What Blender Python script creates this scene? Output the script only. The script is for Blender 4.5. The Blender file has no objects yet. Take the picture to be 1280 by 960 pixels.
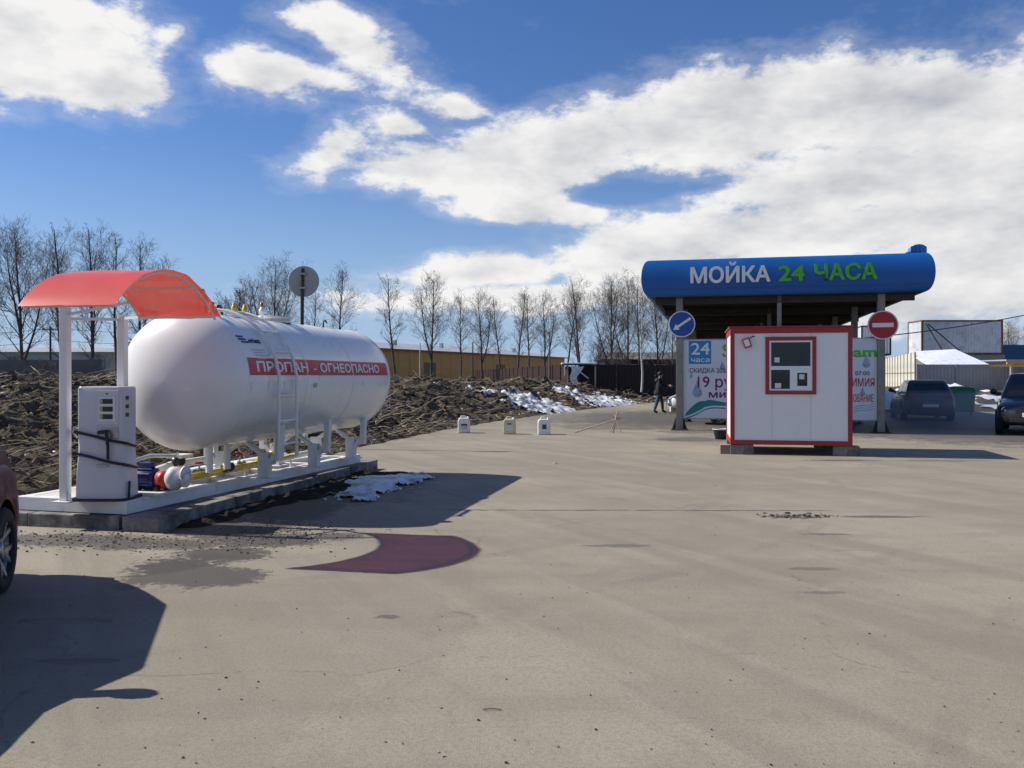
import bpy, bmesh, math, random
from mathutils import Vector, Matrix, noise
R = math.radians
random.seed(7)
sc = bpy.context.scene
col = sc.collection

# ------------------------------------------------------------------ camera
cam_d = bpy.data.cameras.new('camera'); cam = bpy.data.objects.new('camera', cam_d); col.objects.link(cam)
cam.location = (0, 0, 1.6); cam.rotation_euler = (R(90), 0, 0)
cam_d.sensor_width = 36; cam_d.lens = 36 * 1100 / 1280; cam_d.shift_y = -10 / 1280
cam_d.clip_start = .1; cam_d.clip_end = 3000
sc.camera = cam

# ------------------------------------------------------------------ light
SUN_EL, SUN_AZ = 40.9, 78.0      # elevation, degrees to the left of the viewing direction (+Y)
sx, sy, sz = -math.sin(R(SUN_AZ)) * math.cos(R(SUN_EL)), math.cos(R(SUN_AZ)) * math.cos(R(SUN_EL)), math.sin(R(SUN_EL))
sun_d = bpy.data.lights.new('sun', 'SUN'); sun = bpy.data.objects.new('sun', sun_d); col.objects.link(sun)
sun_d.energy = 4.8; sun_d.angle = R(.53); sun_d.color = (1, .95, .87)
sun.rotation_euler = Vector((-sx, -sy, -sz)).to_track_quat('-Z', 'Y').to_euler()
sc.view_settings.view_transform = 'Standard'; sc.view_settings.look = 'None'
sc.view_settings.gamma = 1; sc.view_settings.use_curve_mapping = False
sc.view_settings.exposure = 0.23
sc.cycles.max_bounces = 5; sc.cycles.diffuse_bounces = 2; sc.cycles.glossy_bounces = 2; sc.cycles.transmission_bounces = 4
sc.cycles.use_adaptive_sampling = True; sc.cycles.adaptive_threshold = .02
sc.cycles.caustics_reflective = False; sc.cycles.caustics_refractive = False

# ------------------------------------------------------------------ sky
wd = bpy.data.worlds.new('World'); sc.world = wd; wd.use_nodes = True
nt = wd.node_tree; nt.nodes.clear()
def N(tree, typ, **kw):
    n = tree.nodes.new(typ)
    for k, v in kw.items():
        if k.startswith('i_'): n.inputs[k[2:]].default_value = v
        else: setattr(n, k, v)
    return n
def M2(tree, op, a, b=None, c=None, clamp=False):
    n = tree.nodes.new('ShaderNodeMath'); n.operation = op; n.use_clamp = clamp
    for i, v in enumerate((a, b, c)):
        if v is None: continue
        if isinstance(v, (int, float)): n.inputs[i].default_value = v
        else: tree.links.new(v, n.inputs[i])
    return n.outputs[0]
def smooth(tree, v, lo, hi, a=0., b=1.):
    n = tree.nodes.new('ShaderNodeMapRange'); n.interpolation_type = 'SMOOTHSTEP'
    tree.links.new(v, n.inputs[0])
    n.inputs[1].default_value = lo; n.inputs[2].default_value = hi
    n.inputs[3].default_value = a; n.inputs[4].default_value = b
    return n.outputs[0]
def build_sky():
    L = nt.links.new
    sky = N(nt, 'ShaderNodeTexSky', sky_type='NISHITA', sun_disc=False)
    sky.sun_elevation = R(SUN_EL); sky.sun_rotation = R(-SUN_AZ)
    sky.altitude = 50; sky.air_density = 1.0; sky.dust_density = .35; sky.ozone_density = 2.2
    tc = N(nt, 'ShaderNodeTexCoord')
    sep = N(nt, 'ShaderNodeSeparateXYZ'); L(tc.outputs['Generated'], sep.inputs[0])
    X, Y, Z = sep.outputs
    yy = M2(nt, 'MAXIMUM', Y, .08)
    u = M2(nt, 'DIVIDE', X, yy); v = M2(nt, 'DIVIDE', Z, yy)
    cb = N(nt, 'ShaderNodeCombineXYZ'); L(u, cb.inputs[0]); L(v, cb.inputs[1])
    def fbm(scale, detail, rough, off=(0, 0, 0), stretch=2.2):
        mp = N(nt, 'ShaderNodeMapping'); mp.inputs['Location'].default_value = off; mp.inputs['Scale'].default_value = (1, 1, stretch)
        L(tc.outputs['Generated'], mp.inputs[0])
        n = N(nt, 'ShaderNodeTexNoise'); n.inputs['Scale'].default_value = scale; n.inputs['Detail'].default_value = detail
        n.inputs['Roughness'].default_value = rough
        L(mp.outputs[0], n.inputs['Vector']); return n.outputs['Fac']
    # cumulus banks of this sky, in degrees-like tangent coordinates of the direction
    lobes = [(30, 45, 165, 95, 12, 1.15), (120, 100, 100, 42, 8, 1.0), (335, 92, 84, 38, 5, .78), (405, 97, 60, 20, 8, .62),
             (428, 50, 110, 38, 30, .82), (565, 134, 42, 15, 5, .46), (498, 156, 34, 16, 10, .44), (155, 28, 60, 22, 20, .55), (208, 42, 28, 16, 0, .45),
             (540, 212, 150, 42, 2, .95), (700, 192, 190, 58, -10, 1.0), (920, 150, 250, 74, -8, 1.05), (1180, 140, 260, 90, -3, 1.1),
             (660, 255, 115, 34, 5, .95), (1080, 228, 250, 66, -6, 1.0), (1010, 288, 330, 58, -4, 1.0), (1250, 260, 240, 190, 0, 1.2),
             (620, 338, 170, 30, -3, .95), (800, 318, 190, 46, -6, .95), (415, 190, 66, 36, -40, .6), (700, 370, 300, 22, 0, .8), (1050, 370, 300, 60, 0, .9),
             (1500, 150, 300, 200, 0, 1.0), (-180, 60, 200, 110, 0, 1.0), (60, 460, 400, 24, 0, .62)]
    f = None
    for (px, py, rx, ry, rot, amp) in lobes:
        mp = N(nt, 'ShaderNodeMapping', vector_type='TEXTURE')
        mp.inputs['Location'].default_value = ((px - 640) / 1100, (470 - py) / 1100, 0)
        mp.inputs['Rotation'].default_value = (0, 0, R(-rot)); mp.inputs['Scale'].default_value = (rx / 1100, ry / 1100, 1)
        L(cb.outputs[0], mp.inputs[0])
        ln = N(nt, 'ShaderNodeVectorMath', operation='LENGTH'); L(mp.outputs[0], ln.inputs[0])
        g = M2(nt, 'SUBTRACT', amp, M2(nt, 'MULTIPLY', ln.outputs['Value'], amp))
        f = g if f is None else M2(nt, 'SMOOTH_MAX', f, g, .12)
    for (px, py, rx, ry, rot, amp) in [(770, 243, 90, 20, -4, .75), (880, 232, 80, 12, -6, .55), (560, 292, 110, 22, 0, .6), (400, 290, 160, 60, 0, .8)]:
        mp = N(nt, 'ShaderNodeMapping', vector_type='TEXTURE')
        mp.inputs['Location'].default_value = ((px - 640) / 1100, (470 - py) / 1100, 0)
        mp.inputs['Rotation'].default_value = (0, 0, R(-rot)); mp.inputs['Scale'].default_value = (rx / 1100, ry / 1100, 1)
        L(cb.outputs[0], mp.inputs[0])
        ln = N(nt, 'ShaderNodeVectorMath', operation='LENGTH'); L(mp.outputs[0], ln.inputs[0])
        g = M2(nt, 'MAXIMUM', M2(nt, 'SUBTRACT', amp, M2(nt, 'MULTIPLY', ln.outputs['Value'], amp)), 0)
        f = M2(nt, 'SUBTRACT', f, g)
    f = M2(nt, 'MAXIMUM', f, -.6)
    fr = smooth(nt, Y, .15, .4)
    big = fbm(1.7, 2, .5, (3, 1, 0), 1.6)
    gen = M2(nt, 'MULTIPLY_ADD', big, 3.0, -1.92)
    base = N(nt, 'ShaderNodeMix'); L(fr, base.inputs[0]); L(gen, base.inputs[2]); L(f, base.inputs[3])
    n1 = fbm(6.5, 7, .63)
    n1b = fbm(6.5, 4, .6, (-.03, .004, .05))           # the same field looked up a little towards the sun
    n2 = fbm(26, 5, .65, (2, 5, 1), 1.7)
    nn = M2(nt, 'ADD', M2(nt, 'MULTIPLY_ADD', n1, 2.3, -1.15), M2(nt, 'MULTIPLY_ADD', n2, 1.15, -.575))
    dens = M2(nt, 'ADD', M2(nt, 'MULTIPLY', base.outputs[0], 1.25), nn)
    cov = smooth(nt, dens, -.1, .5)
    wisp = smooth(nt, dens, -.55, .2, 0, .2)
    cov = M2(nt, 'MAXIMUM', cov, wisp)
    low = smooth(nt, Z, -.02, .02)
    cov = M2(nt, 'MULTIPLY', cov, low)
    thick = smooth(nt, dens, .25, 1.45)
    lit = M2(nt, 'MULTIPLY_ADD', M2(nt, 'SUBTRACT', n1, n1b), 2.3, .9)
    lit = M2(nt, 'SUBTRACT', lit, M2(nt, 'MULTIPLY', thick, .26))
    rightd = smooth(nt, u, -.1, .6, 0, .2)
    lit = M2(nt, 'SUBTRACT', lit, rightd, clamp=True)
    cc = N(nt, 'ShaderNodeMix', data_type='RGBA'); L(lit, cc.inputs[0])
    cc.inputs[6].default_value = (6.6, 6.9, 7.6, 1); cc.inputs[7].default_value = (13.0, 12.9, 12.8, 1)
    hs = N(nt, 'ShaderNodeHueSaturation'); hs.inputs['Saturation'].default_value = 1.2; hs.inputs['Value'].default_value = 1.3; L(sky.outputs[0], hs.inputs['Color'])
    hz = N(nt, 'ShaderNodeMix', data_type='RGBA'); L(smooth(nt, Z, -.02, .26, .85, 0), hz.inputs[0]); tint = N(nt, 'ShaderNodeMix', data_type='RGBA', blend_type='MULTIPLY'); tint.inputs[0].default_value = 1; L(hs.outputs[0], tint.inputs[6]); tint.inputs[7].default_value = (.9, .95, 1.2, 1)
    L(tint.outputs[2], hz.inputs[6]); hz.inputs[7].default_value = (4.9, 7.3, 10.8, 1)
    mx = N(nt, 'ShaderNodeMix', data_type='RGBA'); L(cov, mx.inputs[0]); L(hz.outputs[2], mx.inputs[6]); L(cc.outputs[2], mx.inputs[7])
    bg = N(nt, 'ShaderNodeBackground'); bg.inputs[1].default_value = .06; L(mx.outputs[2], bg.inputs[0])
    out = N(nt, 'ShaderNodeOutputWorld'); L(bg.outputs[0], out.inputs[0])
    wd.cycles.sampling_method = 'NONE'
build_sky()

# ------------------------------------------------------------------ helpers
def tag(o, label=None, cat=None, group=None, kind=None):
    if label: o['label'] = label
    if cat: o['category'] = cat
    if group: o['group'] = group
    if kind: o['kind'] = kind
    return o
def empty(name, loc=(0, 0, 0), rz=0., label=None, cat=None, group=None):
    o = bpy.data.objects.new(name, None); col.objects.link(o); o.empty_display_size = .2
    o.location = loc; o.rotation_euler = (0, 0, rz); return tag(o, label, cat, group)
def at(px, py, Y): return Vector(((px - 640) / 1100 * Y, Y, 1.6 - (py - 470) / 1100 * Y))
def gp(px, py, z=0.):                      # a photo point lying on the level z
    Y = (1.6 - z) * 1100 / (py - 470); return Vector(((px - 640) / 1100 * Y, Y, z))
class MB:
    def __init__(s): s.v = []; s.f = []; s.m = []; s.sm = []
    def add(s, vs, fs, m=0, smooth=False, T=None):
        b = len(s.v)
        s.v += [tuple(T @ Vector(v)) if T else tuple(v) for v in vs]
        for f in fs: s.f.append(tuple(b + i for i in f)); s.m.append(m); s.sm.append(smooth)
        return s
    def box(s, lo, hi, m=0, T=None):
        x0, y0, z0 = lo; x1, y1, z1 = hi
        return s.add([(x0, y0, z0), (x1, y0, z0), (x1, y1, z0), (x0, y1, z0), (x0, y0, z1), (x1, y0, z1), (x1, y1, z1), (x0, y1, z1)],
                     [(0, 3, 2, 1), (4, 5, 6, 7), (0, 1, 5, 4), (1, 2, 6, 5), (2, 3, 7, 6), (3, 0, 4, 7)], m, False, T)
    def tube(s, pts, rad, n=8, m=0, cap=True, smooth=True):
        pts = [Vector(p) for p in pts]
        if isinstance(rad, (int, float)): rad = [rad] * len(pts)
        vs, fs = [], []; up = None
        for i, p in enumerate(pts):
            d = (pts[min(i + 1, len(pts) - 1)] - pts[max(i - 1, 0)]).normalized()
            if up is None:
                up = Vector((0, 0, 1)) if abs(d.z) < .9 else Vector((1, 0, 0))
            a = d.cross(up).normalized(); b = a.cross(d).normalized(); up = b
            for k in range(n):
                q = 2 * math.pi * k / n + (math.pi / 4 if n == 4 else 0)
                vs.append(p + (a * math.cos(q) + b * math.sin(q)) * rad[i])
        for i in range(len(pts) - 1):
            for k in range(n):
                k2 = (k + 1) % n
                fs.append((i * n + k, i * n + k2, (i + 1) * n + k2, (i + 1) * n + k))
        s.add(vs, fs, m, smooth and n > 4)
        if cap:
            l = (len(pts) - 1) * n
            s.add(vs[:n], [tuple(range(n - 1, -1, -1))], m); s.add(vs[l:l + n], [tuple(range(n))], m)
        return s
    def lathe(s, prof, n=24, axis='Z', c=(0, 0, 0), m=0, smooth=True):
        vs, fs = [], []
        for (r, h) in prof:
            for k in range(n):
                q = 2 * math.pi * k / n; a, b = r * math.cos(q), r * math.sin(q)
                p = {'Z': (a, b, h), 'Y': (a, h, -b), 'X': (h, a, b)}[axis]
                vs.append((p[0] + c[0], p[1] + c[1], p[2] + c[2]))
        for i in range(len(prof) - 1):
            for k in range(n):
                k2 = (k + 1) % n; fs.append((i * n + k, i * n + k2, (i + 1) * n + k2, (i + 1) * n + k))
        return s.add(vs, fs, m, smooth)
    def prism(s, poly, d, m=0, T=None):    # polygon in the local XZ plane, extruded along +Y by d
        n = len(poly)
        vs = [(x, 0, z) for x, z in poly] + [(x, d, z) for x, z in poly]
        return s.add(vs, [tuple(range(n)), tuple(range(2 * n - 1, n - 1, -1))] + [(i, n + i, n + (i + 1) % n, (i + 1) % n) for i in range(n)], m, False, T)
    def mesh(s, name, mats, sharp=None):
        me = bpy.data.meshes.new(name); me.from_pydata(s.v, [], s.f)
        for q in (mats if isinstance(mats, (list, tuple)) else [mats]): me.materials.append(q)
        me.polygons.foreach_set('material_index', s.m); me.polygons.foreach_set('use_smooth', s.sm)
        me.update(); return me
    def build(s, name, mats, parent=None, bevel=0., loc=None, fix=False):
        me = s.mesh(name, mats)
        if fix or bevel:
            bm = bmesh.new(); bm.from_mesh(me)
            bmesh.ops.remove_doubles(bm, verts=bm.verts, dist=1e-5)
            bmesh.ops.recalc_face_normals(bm, faces=bm.faces)
            if bevel:
                ed = [e for e in bm.edges if len(e.link_faces) == 2 and e.calc_face_angle(0) > .6]
                bmesh.ops.bevel(bm, geom=ed, offset=bevel, segments=2, affect='EDGES', profile=.6)
            bm.to_mesh(me); bm.free()
        o = bpy.data.objects.new(name, me); col.objects.link(o)
        if parent: o.parent = parent
        if loc is not None: o.location = loc
        return o
def copy_tree(o, parent=None):
    c = o.copy(); col.objects.link(c); c.parent = parent
    for ch in list(o.children):
        if ch.name in bpy.data.objects: copy_tree(ch, c)
    return c
def inst(src, parent, loc=(0, 0, 0), rz=0.):
    c = src.copy(); col.objects.link(c); c.parent = parent; c.location = loc; c.rotation_euler = (0, 0, rz); return c
_font = None
def text_mesh(txt, h, bold=0., depth=.004, sx=1., align='LEFT', levels=0):
    cu = bpy.data.curves.new('t', 'FONT'); cu.body = txt; cu.size = h / .73; cu.offset = bold; cu.extrude = depth; cu.align_x = align
    cu.resolution_u = 3
    o = bpy.data.objects.new('t', cu); col.objects.link(o)
    dg = bpy.context.evaluated_depsgraph_get(); dg.update()
    me = bpy.data.meshes.new_from_object(o.evaluated_get(dg)); me.materials.clear()
    bpy.data.objects.remove(o); bpy.data.curves.remove(cu)
    for v in me.vertices: v.co.x *= sx
    return me
def embolden(me, b):
    if not b: return me                    # heavier strokes: the same letters laid over each other with a small shift
    bm = bmesh.new()
    for i, (dx, dy) in enumerate(((0, 0), (b, 0), (-b, 0), (0, b), (0, -b), (b * .7, b * .7), (-b * .7, b * .7), (b * .7, -b * .7), (-b * .7, -b * .7))):
        n0 = len(bm.verts); bm.from_mesh(me); bm.verts.ensure_lookup_table()
        for v in bm.verts[n0:]: v.co.x += dx; v.co.y += dy; v.co.z -= i * .0004
    bm.to_mesh(me); bm.free(); return me
def lettering(name, txt, h, loc, parent, m, bold=0., depth=.004, width=None, align='LEFT', rx=90):
    me = text_mesh(txt, h, 0., depth); me = embolden(me, bold)
    xs = [v.co.x for v in me.vertices]; x0, x1 = min(xs), max(xs)
    k = width / (x1 - x0) if width else 1
    off = {'LEFT': x0, 'CENTER': (x0 + x1) / 2, 'RIGHT': x1}[align]
    for v in me.vertices: v.co.x = (v.co.x - off) * k
    me.materials.append(m)
    o = bpy.data.objects.new(name, me); col.objects.link(o); o.parent = parent; o.location = loc; o.rotation_euler = (R(rx), 0, 0)
    return o

# ------------------------------------------------------------------ materials
def mat(name, c, rough=.6, metal=0., var=.12, scale=6., bump=.0, bscale=40., c2=None, c2amt=0., c2scale=2., c2lo=.5, c2hi=.65, coat=0., trans=0., stretch=(1, 1, 1), spec=.5):
    m = bpy.data.materials.new(name); m.use_nodes = True; t = m.node_tree; L = t.links.new
    p = t.nodes['Principled BSDF']
    p.inputs['Roughness'].default_value = rough; p.inputs['Metallic'].default_value = metal
    p.inputs['Coat Weight'].default_value = coat; p.inputs['Coat Roughness'].default_value = .06
    p.inputs['Specular IOR Level'].default_value = spec
    if trans: p.inputs['Transmission Weight'].default_value = trans
    tc = N(t, 'ShaderNodeTexCoord'); mp = N(t, 'ShaderNodeMapping'); mp.inputs['Scale'].default_value = stretch; L(tc.outputs['Object'], mp.inputs[0])
    n = N(t, 'ShaderNodeTexNoise'); n.inputs['Scale'].default_value = scale; n.inputs['Detail'].default_value = 6; n.inputs['Roughness'].default_value = .62
    L(mp.outputs[0], n.inputs['Vector'])
    mx = N(t, 'ShaderNodeMix', data_type='RGBA')
    mx.inputs[6].default_value = tuple(x * (1 - var) for x in c) + (1,); mx.inputs[7].default_value = tuple(min(1, x * (1 + var)) for x in c) + (1,)
    L(smooth(t, n.outputs['Fac'], .3, .7), mx.inputs[0]); outc = mx.outputs[2]
    if c2 and c2amt:
        n2 = N(t, 'ShaderNodeTexNoise'); n2.inputs['Scale'].default_value = c2scale; n2.inputs['Detail'].default_value = 8; n2.inputs['Roughness'].default_value = .65
        L(mp.outputs[0], n2.inputs['Vector'])
        m2 = N(t, 'ShaderNodeMix', data_type='RGBA'); m2.inputs[7].default_value = tuple(c2) + (1,)
        L(smooth(t, n2.outputs['Fac'], c2lo, c2hi, 0, c2amt), m2.inputs[0]); L(outc, m2.inputs[6]); outc = m2.outputs[2]
    L(outc, p.inputs['Base Color'])
    L(smooth(t, n.outputs['Fac'], .25, .75, max(.02, rough - .08), min(1, rough + .1)), p.inputs['Roughness'])
    if bump:
        nb = N(t, 'ShaderNodeTexNoise'); nb.inputs['Scale'].default_value = bscale; nb.inputs['Detail'].default_value = 5; L(mp.outputs[0], nb.inputs['Vector'])
        b = N(t, 'ShaderNodeBump'); b.inputs['Strength'].default_value = bump; b.inputs['Distance'].default_value = .02
        L(nb.outputs['Fac'], b.inputs['Height']); L(b.outputs[0], p.inputs['Normal'])
    return m
K = {}
K['white_paint'] = mat('white_paint', (.79, .775, .74), .35, 0, .03, 3, .03, 30, (.5, .45, .38), .25, 1.5, .55, .8)
K['tank_paint'] = mat('tank_paint', (.83, .805, .765), .3, 0, .025, 1.2, .015, 8, (.6, .57, .52), .06, .9, .5, .9, coat=.2)
K['frame_paint'] = mat('frame_paint', (.74, .73, .71), .5, 0, .06, 4, .05, 40, (.34, .27, .2), .5, 3, .55, .75)
K['deck'] = mat('deck', (.62, .56, .47), .75, 0, .12, 5, .1, 60, (.3, .24, .18), .6, 2.5, .5, .7)
K['grey_enamel'] = mat('grey_enamel', (.62, .62, .64), .38, 0, .04, 3, .02, 30, (.4, .4, .4), .25, 3, .55, .8)
K['panel_grey'] = mat('panel_grey', (.62, .63, .64), .4, 0, .03)
K['lcd'] = mat('lcd', (.03, .035, .03), .15)
K['lcd_rim'] = mat('lcd_rim', (.38, .45, .12), .4)
K['black_rubber'] = mat('black_rubber', (.018, .018, .02), .55, 0, .2, 20)
K['black_plastic'] = mat('black_plastic', (.02, .02, .022), .4)
K['steel'] = mat('steel', (.45, .45, .46), .35, .8, .1, 10)
K['zinc'] = mat('zinc', (.36, .37, .38), .5, .5, .15, 8, .05, 30)
K['motor_blue'] = mat('motor_blue', (.015, .03, .13), .4, 0, .1)
K['guard_red'] = mat('guard_red', (.48, .03, .03), .4, 0, .1)
K['yellow'] = mat('yellow', (.62, .41, .03), .4, 0, .12, 6)
K['green_paint'] = mat('green_paint', (.05, .2, .08), .5)
K['band_red'] = mat('band_red', (.5, .025, .045), .4, 0, .06, 5)
K['vinyl_white'] = mat('vinyl_white', (.8, .8, .8), .4, 0, .02)
K['vinyl_navy'] = mat('vinyl_navy', (.03, .04, .12), .4, 0, .02)
K['vinyl_grey'] = mat('vinyl_grey', (.5, .5, .52), .5, 0, .05)
K['concrete'] = mat('concrete', (.24, .225, .2), .9, 0, .3, 7, .5, 50, (.08, .07, .06), .85, 3.0, .42, .62)
K['asphalt_wet'] = mat('asphalt_wet', (.05, .05, .055), .25, 0, .3, 3)
K['snow'] = mat('snow', (.82, .84, .88), .55, 0, .05, 8, .5, 14, (.42, .38, .34), .75, 4, .52, .72)
K['dirty_snow'] = mat('dirty_snow', (.74, .75, .78), .6, 0, .08, 8, .6, 18, (.2, .17, .14), .9, 3.2, .46, .66)
K['booth_white'] = mat('booth_white', (.84, .82, .79), .4, 0, .025, 2, .01, 10, (.5, .5, .5), .2, 1.4, .55, .8)
K['booth_red'] = mat('booth_red', (.36, .022, .03), .42, 0, .08, 4)
K['upvc'] = mat('upvc', (.8, .8, .8), .3, 0, .02)
K['dark_glass'] = mat('dark_glass', (.012, .013, .015), .06, 0, .1, spec=.5)
K['paper'] = mat('paper', (.7, .68, .64), .7, 0, .06)
K['wash_blue'] = mat('wash_blue', (.002, .1, .37), .42, 0, .06, 1.5, .02, 4)
K['vent_blue'] = mat('vent_blue', (.01, .2, .6), .4, 0, .08)
K['sign_white'] = mat('sign_white', (.8, .8, .78), .45, 0, .03)
K['sign_green'] = mat('sign_green', (.08, .46, .03), .45, 0, .05)
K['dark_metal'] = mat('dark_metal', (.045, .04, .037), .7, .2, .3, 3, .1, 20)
K['column'] = mat('column', (.26, .245, .22), .5, .4, .15, 6, .05, 30, (.1, .08, .06), .6, 3, .5, .7)
K['banner'] = mat('banner', (.66, .68, .72), .5, 0, .03, 2, .04, 3)
K['print_blue'] = mat('print_blue', (.02, .24, .5), .5, 0, .08)
K['print_text'] = mat('print_text', (.02, .04, .12), .5)
K['print_plum'] = mat('print_plum', (.14, .015, .1), .5)
K['print_red'] = mat('print_red', (.4, .02, .05), .5)
K['print_teal'] = mat('print_teal', (.01, .2, .2), .5, 0, .2, 2)
K['print_drop'] = mat('print_drop', (.28, .36, .48), .5, 0, .25, 8)
K['road_blue'] = mat('road_blue', (.01, .07, .34), .35, 0, .05)
K['road_red'] = mat('road_red', (.42, .012, .02), .35, 0, .05)
K['sign_back'] = mat('sign_back', (.36, .36, .35), .6, .1, .12, 3)
K['jerry_white'] = mat('jerry_white', (.72, .71, .66), .4, 0, .05, 8)
K['jerry_yellow'] = mat('jerry_yellow', (.6, .56, .36), .4, 0, .08, 8)
K['wood'] = mat('wood', (.45, .37, .26), .7, 0, .2, 12, .1, 40, stretch=(1, 1, .2))
K['bark'] = mat('bark', (.085, .068, .057), .9, 0, .35, 4, .3, 12)
K['twig'] = mat('twig', (.12, .096, .082), .9, 0, .3, 2)
K['birch'] = mat('birch', (.55, .52, .48), .8, 0, .2, 5, 0, 1, (.08, .07, .06), .9, 7, .55, .62, stretch=(1, 1, 3))
K['ochre_wall'] = mat('ochre_wall', (.74, .34, .075), .6, 0, .08, .4, c2=(.55, .26, .06), c2amt=.5, c2scale=.25)
K['ochre_trim'] = mat('ochre_trim', (.2, .13, .045), .6)
K['pale_roof'] = mat('pale_roof', (.36, .38, .4), .5, .1, .06, .4)
K['maroon_fence'] = mat('maroon_fence', (.034, .012, .01), .6, 0, .2, 3)
K['dark_fence'] = mat('dark_fence', (.022, .014, .013), .65, 0, .2, 3)
K['wall_grey'] = mat('wall_grey', (.13, .125, .12), .85, 0, .2, 1, .1, 10)
K['pale_green'] = mat('pale_green', (.3, .36, .33), .6, 0, .06, .5)
K['cream_panel'] = mat('cream_panel', (.66, .64, .52), .5, 0, .08, 2, c2=(.4, .36, .28), c2amt=.5, c2scale=1.2)
K['grey_panel'] = mat('grey_panel', (.27, .27, .29), .55, .1, .08, 1.5)
K['container'] = mat('container', (.68, .7, .71), .55, .1, .14, .8, c2=(.25, .19, .15), c2amt=.4, c2scale=1.1)
K['container_blue'] = mat('container_blue', (.02, .07, .2), .5, .1, .15, 1)
K['rust'] = mat('rust', (.17, .08, .055), .8, 0, .3, 5)
K['container_dull'] = mat('container_dull', (.26, .27, .25), .6, .1, .1, 1)
K['bin_green'] = mat('bin_green', (.03, .22, .09), .45, 0, .15, 5)
K['orange'] = mat('orange', (.6, .33, .08), .6, 0, .1)
K['car_red'] = mat('car_red', (.1, .011, .02), .45, 0, .05, 3, coat=.12, spec=.3)
K['car_dark'] = mat('car_dark', (.018, .019, .022), .3, .3, .05, 3, coat=.7)
K['car_grey'] = mat('car_grey', (.07, .07, .073), .4, .3, .08, 3, coat=.4)
K['car_white'] = mat('car_white', (.74, .74, .72), .35, 0, .03, 3, coat=.6)
K['car_glass'] = mat('car_glass', (.015, .017, .02), .05, 0, .1, spec=.8)
K['tyre'] = mat('tyre', (.018, .018, .018), .8, 0, .2, 20)
K['alloy'] = mat('alloy', (.42, .42, .43), .35, .8, .1, 10)
K['lamp_clear'] = mat('lamp_clear', (.6, .6, .6), .12, .2, .1)
K['lamp_red'] = mat('lamp_red', (.35, .01, .01), .15, 0, .1)
K['skin'] = mat('skin', (.42, .25, .18), .55, 0, .05)
K['jacket'] = mat('jacket', (.014, .016, .028), .8, 0, .25, 8)
K['jeans'] = mat('jeans', (.06, .085, .11), .85, 0, .25, 10)
K['hair'] = mat('hair', (.015, .012, .01), .7)
K['shoe'] = mat('shoe', (.02, .018, .016), .6)
K['brass'] = mat('brass', (.42, .25, .1), .4, .6, .15, 8)
K['wire'] = mat('wire', (.02, .02, .02), .6)
K['crate_brick'] = mat('crate_brick', (.3, .2, .15), .9, 0, .2, 8, .2, 40)
def canopy_mat():
    m = bpy.data.materials.new('red_polycarbonate'); m.use_nodes = True; t = m.node_tree; L = t.links.new
    p = t.nodes['Principled BSDF']; out = t.nodes['Material Output']
    p.inputs['Base Color'].default_value = (1.0, .17, .13, 1); p.inputs['Roughness'].default_value = .25
    tr = N(t, 'ShaderNodeBsdfTranslucent'); tr.inputs[0].default_value = (.95, .13, .09, 1)
    tp = N(t, 'ShaderNodeBsdfTransparent'); tp.inputs[0].default_value = (1, .17, .12, 1)
    a = N(t, 'ShaderNodeMixShader'); a.inputs[0].default_value = .28; L(p.outputs[0], a.inputs[1]); L(tr.outputs[0], a.inputs[2])
    b = N(t, 'ShaderNodeMixShader'); b.inputs[0].default_value = .2; L(a.outputs[0], b.inputs[1]); L(tp.outputs[0], b.inputs[2])
    L(b.outputs[0], out.inputs[0]); return m
K['polycarbonate'] = canopy_mat()
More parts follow.
